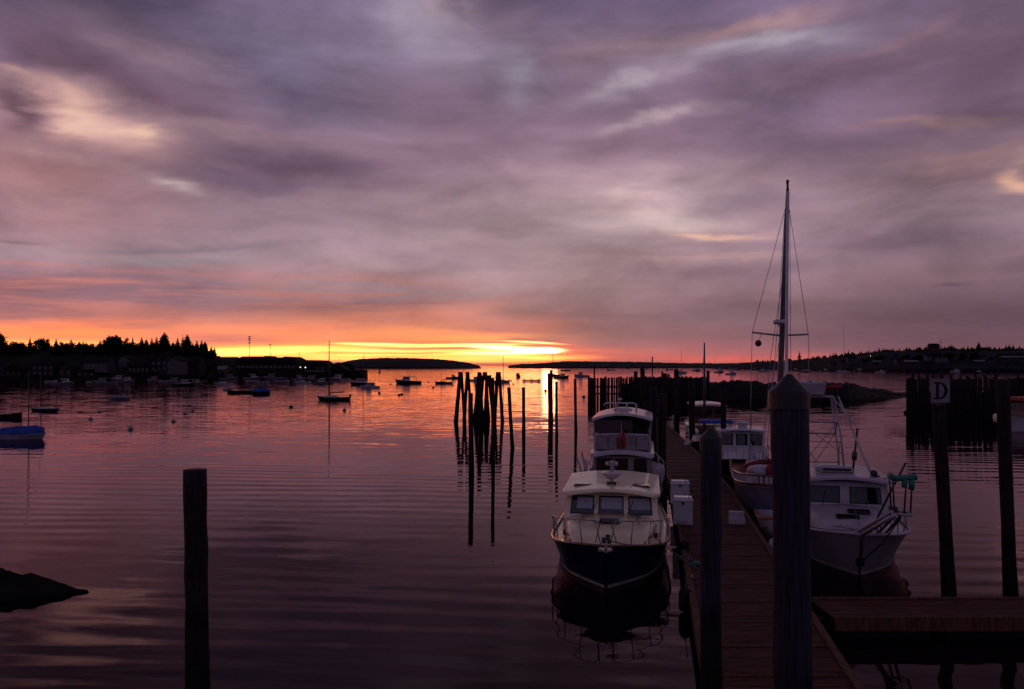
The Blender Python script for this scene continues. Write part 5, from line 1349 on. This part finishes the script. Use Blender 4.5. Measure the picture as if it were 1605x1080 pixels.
# left side
p = at(36, 689); r = sloop('daysailer under a blue tent cover at the left edge, pale hull low on the water', 36, 688, 3.9, 3, 578, 'greyhull', boom=False, thick=.5)
MB().loft([[(x, -.62*k, .46), (x, -.3*k, .46+zr*.75), (x, 0, .46+zr), (x, .3*k, .46+zr*.75), (x, .62*k, .46)] for x, k, zr in ((-1.95, .9, .5), (-1.0, 1, .62), (.2, 1, .68), (1.1, .8, .72), (1.75, .45, .6))], capa=True, capb=True, smooth=False).build('tent_cover', M['canvas_blue'], r)
skiff('open_boat', 'low dark open boat with yellow gunwale at the far left edge', tuple(at(10, 656.5)), 0, 3.8, 1.5, M['blackhull'], M['teak'], M['teak_pale'], 'open boat')
r = sloop('dark low keelboat with a thin pale mast, beyond the blue tent-covered daysailer', 69, 644.5, 3.9, 180, 585, 'blackhull', thick=.6)
skiff('work_skiff', 'long dark work skiff moored left of the small blue-covered boat', tuple(at(380, 616.5)), R(8), 6.6, 1.9, M['blackhull'], M['blackhull'], M['spar_dark'], 'skiff')
skiff('covered_skiff', 'small boat under a bright blue cover in the left middle water', tuple(at(410, 617.5)), 0, 3.9, 1.7, M['blackhull'], M['blackhull'], M['canvas_blue'], 'skiff', cover=(M['canvas_blue'], ((-1.9, .95, .55), (-.9, 1, .8), (.4, 1, .8), (1.7, .5, .5))))
skiff('grey_dinghy', 'pale grey dinghy just left of the long dark work skiff', tuple(at(357.5, 612)), 0, 2.4, 1.2, M['offwhite'], M['offwhite'], M['offwhite'], 'dinghy')
sloop('dark sloop with tall bare mast and boom, nearest moored sailboat left of centre', 522, 627.5, 6.3, 172, 534, 'blackhull', motor=True, cover='spar_dark', thick=1.5)
work_boat('white lobster boat in front of a larger one, below the far island', 580, 608.5, 5.6, 188, 'offwhite')
work_boat('larger dark-hulled lobster boat half hidden behind the small white one', 566, 603.5, 7.4, 200, 'blackhull')
work_boat('dark lobster boat with hard canopy and bow pulpit, broadside in the orange water', 640, 601.5, 9.4, 180, 'blackhull', canopy=True, pulpit=True)
sloop('dark sloop with thin mast left of the ruined wharf pilings', 695, 601.5, 6.6, 176, 577, 'blackhull', cover='canvas_navy')
work_boat('small launch just behind the dark sloop left of the ruined wharf', 709, 593.5, 6.6, 0, 'blackhull')
work_boat('cabin cruiser seen between the left pairs of the ruined wharf', 744, 597, 6.2, 20, 'greyhull')
sloop('long low sloop whose mast rises behind the ruined wharf pilings', 785, 599.5, 8.0, 8, 558, 'greyhull', thick=1.7)
work_boat('small cabin boat end-on in the glitter right of the ruined wharf', 812, 590.5, 8.0, 262, 'blackhull')
r = thing('mooring_raft', 'long flat dark raft floating in the brightest sun glitter', 'raft', at(833, 597.5), R(2)); MB().box((0, 0, .3), (7.9, 2.5, .5)).build('float', M['blackhull'], r, .05)
for x in (-3, 0, 3): MB().box((x, 0, .75), (.7, 1.6, .4)).build('trap_stack', M['rubber'], r, .05)
sloop('sloop far out right of the tall close pair of pilings, its mast against the sky', 868, 589, 8.5, 160, 552, 'blackhull', thick=2)
work_boat('dark lobster boat crowded with gear right of the tall close pair of pilings', 880, 592.5, 8.4, 10, 'blackhull')
work_boat('pale lobster boat left of the timber breakwater corner', 912, 590.5, 9.5, 175, 'greyhull')
sloop('dark low sloop on the outer moorings with a hair-thin mast', 887, 581.5, 14, 0, 552, 'blackhull', boom=False)
# inner left shore craft, all small
rnd = random.Random(4)
LS = [(80, 599, 6, 'white', 0, 'skiff with pale side, first along the left shore floats'), (100, 603, 7, 'white', 1, 'pale lobster boat under the dark pier at the left'), (146, 599.5, 6, 'white', 0, 'bright white launch below the pale clapboard house'),
 (163, 603, 8, 'greyhull', 1, 'grey-white cruiser below the pale clapboard house'), (188, 597, 8, 'offwhite', 1, 'pale boat between the clapboard house and the gabled house'), (198, 599.5, 7, 'offwhite', 1, 'second pale boat nearest the short gable front'),
 (187, 626, 4.5, 'greyhull', 0, 'low grey covered boat alone in the dark reflection of the left hill'), (243, 598.5, 7, 'offwhite', 1, 'pale launch below the big grey gabled house'), (258, 599, 6, 'offwhite', 0, 'low skiff right of the launch below the gabled house'),
 (275, 601, 7, 'offwhite', 1, 'pale lobster boat left of the greenish one'), (288, 605, 7, 'blackhull', 1, 'dark greenish workboat in front of the shingled inn'), (304, 603.5, 6.5, 'white', 1, 'white runabout right of the greenish workboat'), (316, 599, 6, 'redhull', 0, 'reddish skiff at the foot of the left hill'),
 (358, 595.5, 9, 'white', 1, 'pale lobster boat left of the two pier lamps, furthest left of its row'), (395, 595, 9, 'white', 1, 'bright lobster boat below the tallest radio mast'), (428, 595, 10, 'offwhite', 1, 'pale cruiser below the middle of the long warehouse'),
 (396, 598.5, 7, 'offwhite', 0, 'low pale boat in front of the one below the radio mast'), (412, 600.5, 6, 'offwhite', 0, 'second low pale boat near the blue-covered skiff'), (441, 598.5, 8, 'offwhite', 0, 'long low boat with a pale line, below the fish plant'),
 (468, 596, 7, 'offwhite', 1, 'small boat directly under the bright pier lamps'), (490, 598, 8.5, 'blackhull', 1, 'dark boat with a cluttered deck right of the pier lamps'), (507, 602, 7, 'offwhite', 1, 'pale boat just left of the nearest sloop mast'), (532, 596.5, 9, 'offwhite', 1, 'pale cruiser between the nearest sloop mast and the lobster boats'), (542, 597.5, 6, 'white', 0, 'low white launch right of the pale cruiser')]
M['redhull'] = mat('red_topside_paint', '#5e2018', '#461610', .5)
for px, py, L, hm, cabn, lab in LS:
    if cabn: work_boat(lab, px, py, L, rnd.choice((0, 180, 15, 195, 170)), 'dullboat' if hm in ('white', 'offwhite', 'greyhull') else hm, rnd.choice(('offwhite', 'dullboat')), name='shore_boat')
    else: skiff('shore_skiff', lab, tuple(at(px, py)), R(rnd.choice((0, 180, 10))), L*.8, 1.9, M[hm], M['offwhite'], M['offwhite'])
for px, py, pm, lab in ((474, 600, 560, 'thin masted sloop beside the right pier lamp'), (529, 592, 560, 'thin masted sloop between the nearest sloop and the far island'), (573, 603, 556, 'masted boat behind the white lobster boat, thin bare pole'), (441, 594, 566, 'thin masted sloop before the middle of the warehouse'), (350, 603, 573, 'thin masted sloop right of the left hill foot')):
    sloop(lab, px, py, 6.5, rnd.choice((0, 180)), pm, 'offwhite', thick=1.2)
# the outer moorings on the right
RB = [(953, 581, 'w', 'lobster boat above the left half of the timber breakwater'), (959, 580.5, 's', 'sloop mast above the left half of the timber breakwater'), (1045.5, 580.8, 'w', 'low workboat above the right half of the timber breakwater'),
 (1070, 584, 's', 'sloop with a tall dark mast left of the small sloop mast'), (1067, 586, 'w', 'pale workboat under the tall dark mast'), (1092, 581.5, 'w', 'round dark boat just left of the small sloop mast'),
 (1128, 580.3, 'w', 'first dark boat right of the small sloop mast'), (1127, 584, 'w', 'second boat, just in front of the first one right of the small sloop mast'), (1146, 587, 'w', 'end-on dark boat above the rock islet'),
 (1143, 580, 'w', 'low boat left in the row over the rock islet'), (1155, 580.3, 'w', 'middle boat of the row over the rock islet'), (1163, 579.8, 's', 'sloop in the row over the rock islet'), (1184, 580.2, 'w', 'boat left of the big yacht mast'),
 (1197, 583, 'w', 'cluttered dark boat nearest the big yacht mast'), (1205, 581.5, 's', 'sloop just left of the big yacht mast'), (1213, 580, 'w', 'pale boat touching the big yacht mast'), (1246, 581.5, 'w', 'first boat right of the pointed piling cap'),
 (1262, 583.5, 'w', 'second boat right of the pointed piling cap'), (1271, 582, 's', 'sloop with a dark mast above the tower cover'), (1293, 582, 'w', 'boat over the rock islet left of the thin far mast'), (1317, 584.5, 'w', 'low boat below the pale row near the thin far mast'),
 (1324.5, 583, 's', 'sloop with the tallest thin mast over the right shore'), (1346, 582, 'w', 'dark boat off the right shore below the hillside lamp'), (1381, 584, 'w', 'dark boat end-on off the right shore'), (1408, 582, 'w', 'pale boat left of the timber wharf top'), (1441, 580, 'w', 'boat seen over the left end of the timber wharf'),
 (1498, 583, 'w', 'boat seen over the wharf right of the letter D sign'), (1535, 585, 'w', 'pale boat over the wharf piles right of the sign'), (1564, 582, 'w', 'white boat seen above the wharf by the right edge piling'), (1590, 581.5, 'w', 'last white boat above the wharf at the right edge')]
mt = {959: 560, 1070: 547, 1163: 556, 1205: 562, 1271: 540, 1324.5: 507}
for px, py, k, lab in RB:
    hm = rnd.choice(('blackhull', 'blackhull', 'offwhite', 'greyhull')); L = min(16, max(9, 11*D(py)/900)) if py > 583 else 12
    if k == 'w': work_boat(lab, px, py, L, rnd.choice((0, 180, 12, 200, 255)), hm, name='far_boat')
    else: sloop(lab, px, py, L*.9, rnd.choice((0, 180)), mt[px], hm, name='far_sloop', thick=2.2, boom=False)
for k, px in enumerate((985, 1012, 1050, 1120, 1150, 1165, 1180)):
    sloop('hair-thin masted sloop far out on the pink horizon', px, 578.5+(k % 3)*.7, 11, 0, (562, 558, 560, 560, 563, 559, 557)[k], 'blackhull', name='horizon_sloop', boom=False, thick=2, group='sloops far out on the horizon')
# mooring balls
BU = [(142, 657.5, 'pale mooring ball below the left houses, with a tail'), (156, 646, 'left mooring ball in the dark hill reflection'), (204.5, 673, 'lone white mooring ball in the reddish water at the left'), (290, 649, 'left ball of the pair below the shingled inn'), (302, 644.5, 'right ball of the pair below the shingled inn'), (218, 612, 'small ball near the shore below the dark house'), (226, 613, 'second small ball near the shore below the dark house'), (272, 661, 'faint ball left of the pair below the inn'),
 (594.5, 616.5, 'ball below the small white lobster boat'), (612, 602.5, 'dark ball left of the broadside lobster boat'), (625.5, 619.5, 'left dark ball of the pair under the broadside lobster boat'), (629.5, 618.5, 'right tiny ball of the pair under the broadside lobster boat'), (671, 599, 'ball between the broadside lobster boat and the dark sloop'), (679, 607.5, 'dark ball under the dark sloop bow'), (709.5, 604, 'ball just left of the ruined wharf'), (801.5, 597, 'ball right of the ruined wharf, in line with its tops'), (804.5, 602, 'lower ball right of the ruined wharf'), (845, 599.5, 'ball at the right end of the mooring raft'), (851.5, 593, 'small ball in the sun glitter'), (850, 583.5, 'furthest ball in the sun glitter'), (855, 612.5, 'dark ball just left of the tall close pair of pilings'), (915, 622.5, 'ball between the lone piling and the breakwater'), (891, 589.5, 'ball near the gear-laden lobster boat'), (456, 639, 'ball in open water below the fish plant'), (540, 643, 'ball below the nearest sloop')]
for k, (px, py, lab) in enumerate(BU):
    p = at(px, py); s = .28*(1 if py > 640 else 1.2); r = thing('mooring_ball', lab, 'buoy', p, 0, 'mooring balls on the harbour')
    MB().lathe([(s*.3, -s*.7), (s*.9, -s*.2), (s, s*.2), (s*.8, s*.7), (s*.2, s)], n=12).build('ball', M['buoy'] if py > 640 else M['rubber'], r)
    MB().tube([(0, 0, s), (0, 0, s+.35)], .03, 5).build('pick_up_ring', M['steel'], r)
r = thing('channel_buoy', 'tall dark channel buoy in front of the far island', 'buoy', at(595, 584.5)); MB().lathe([(1.3, -.3), (1.4, .6), (.5, .9), (.35, 3.2), (.7, 3.4), (.6, 4.2), (.1, 4.6)], n=12).build('float', M['rubber'], r); MB().tube([(0, 0, 4.5), (0, 0, 5.3)], .1, 5).build('lantern', M['steel'], r)
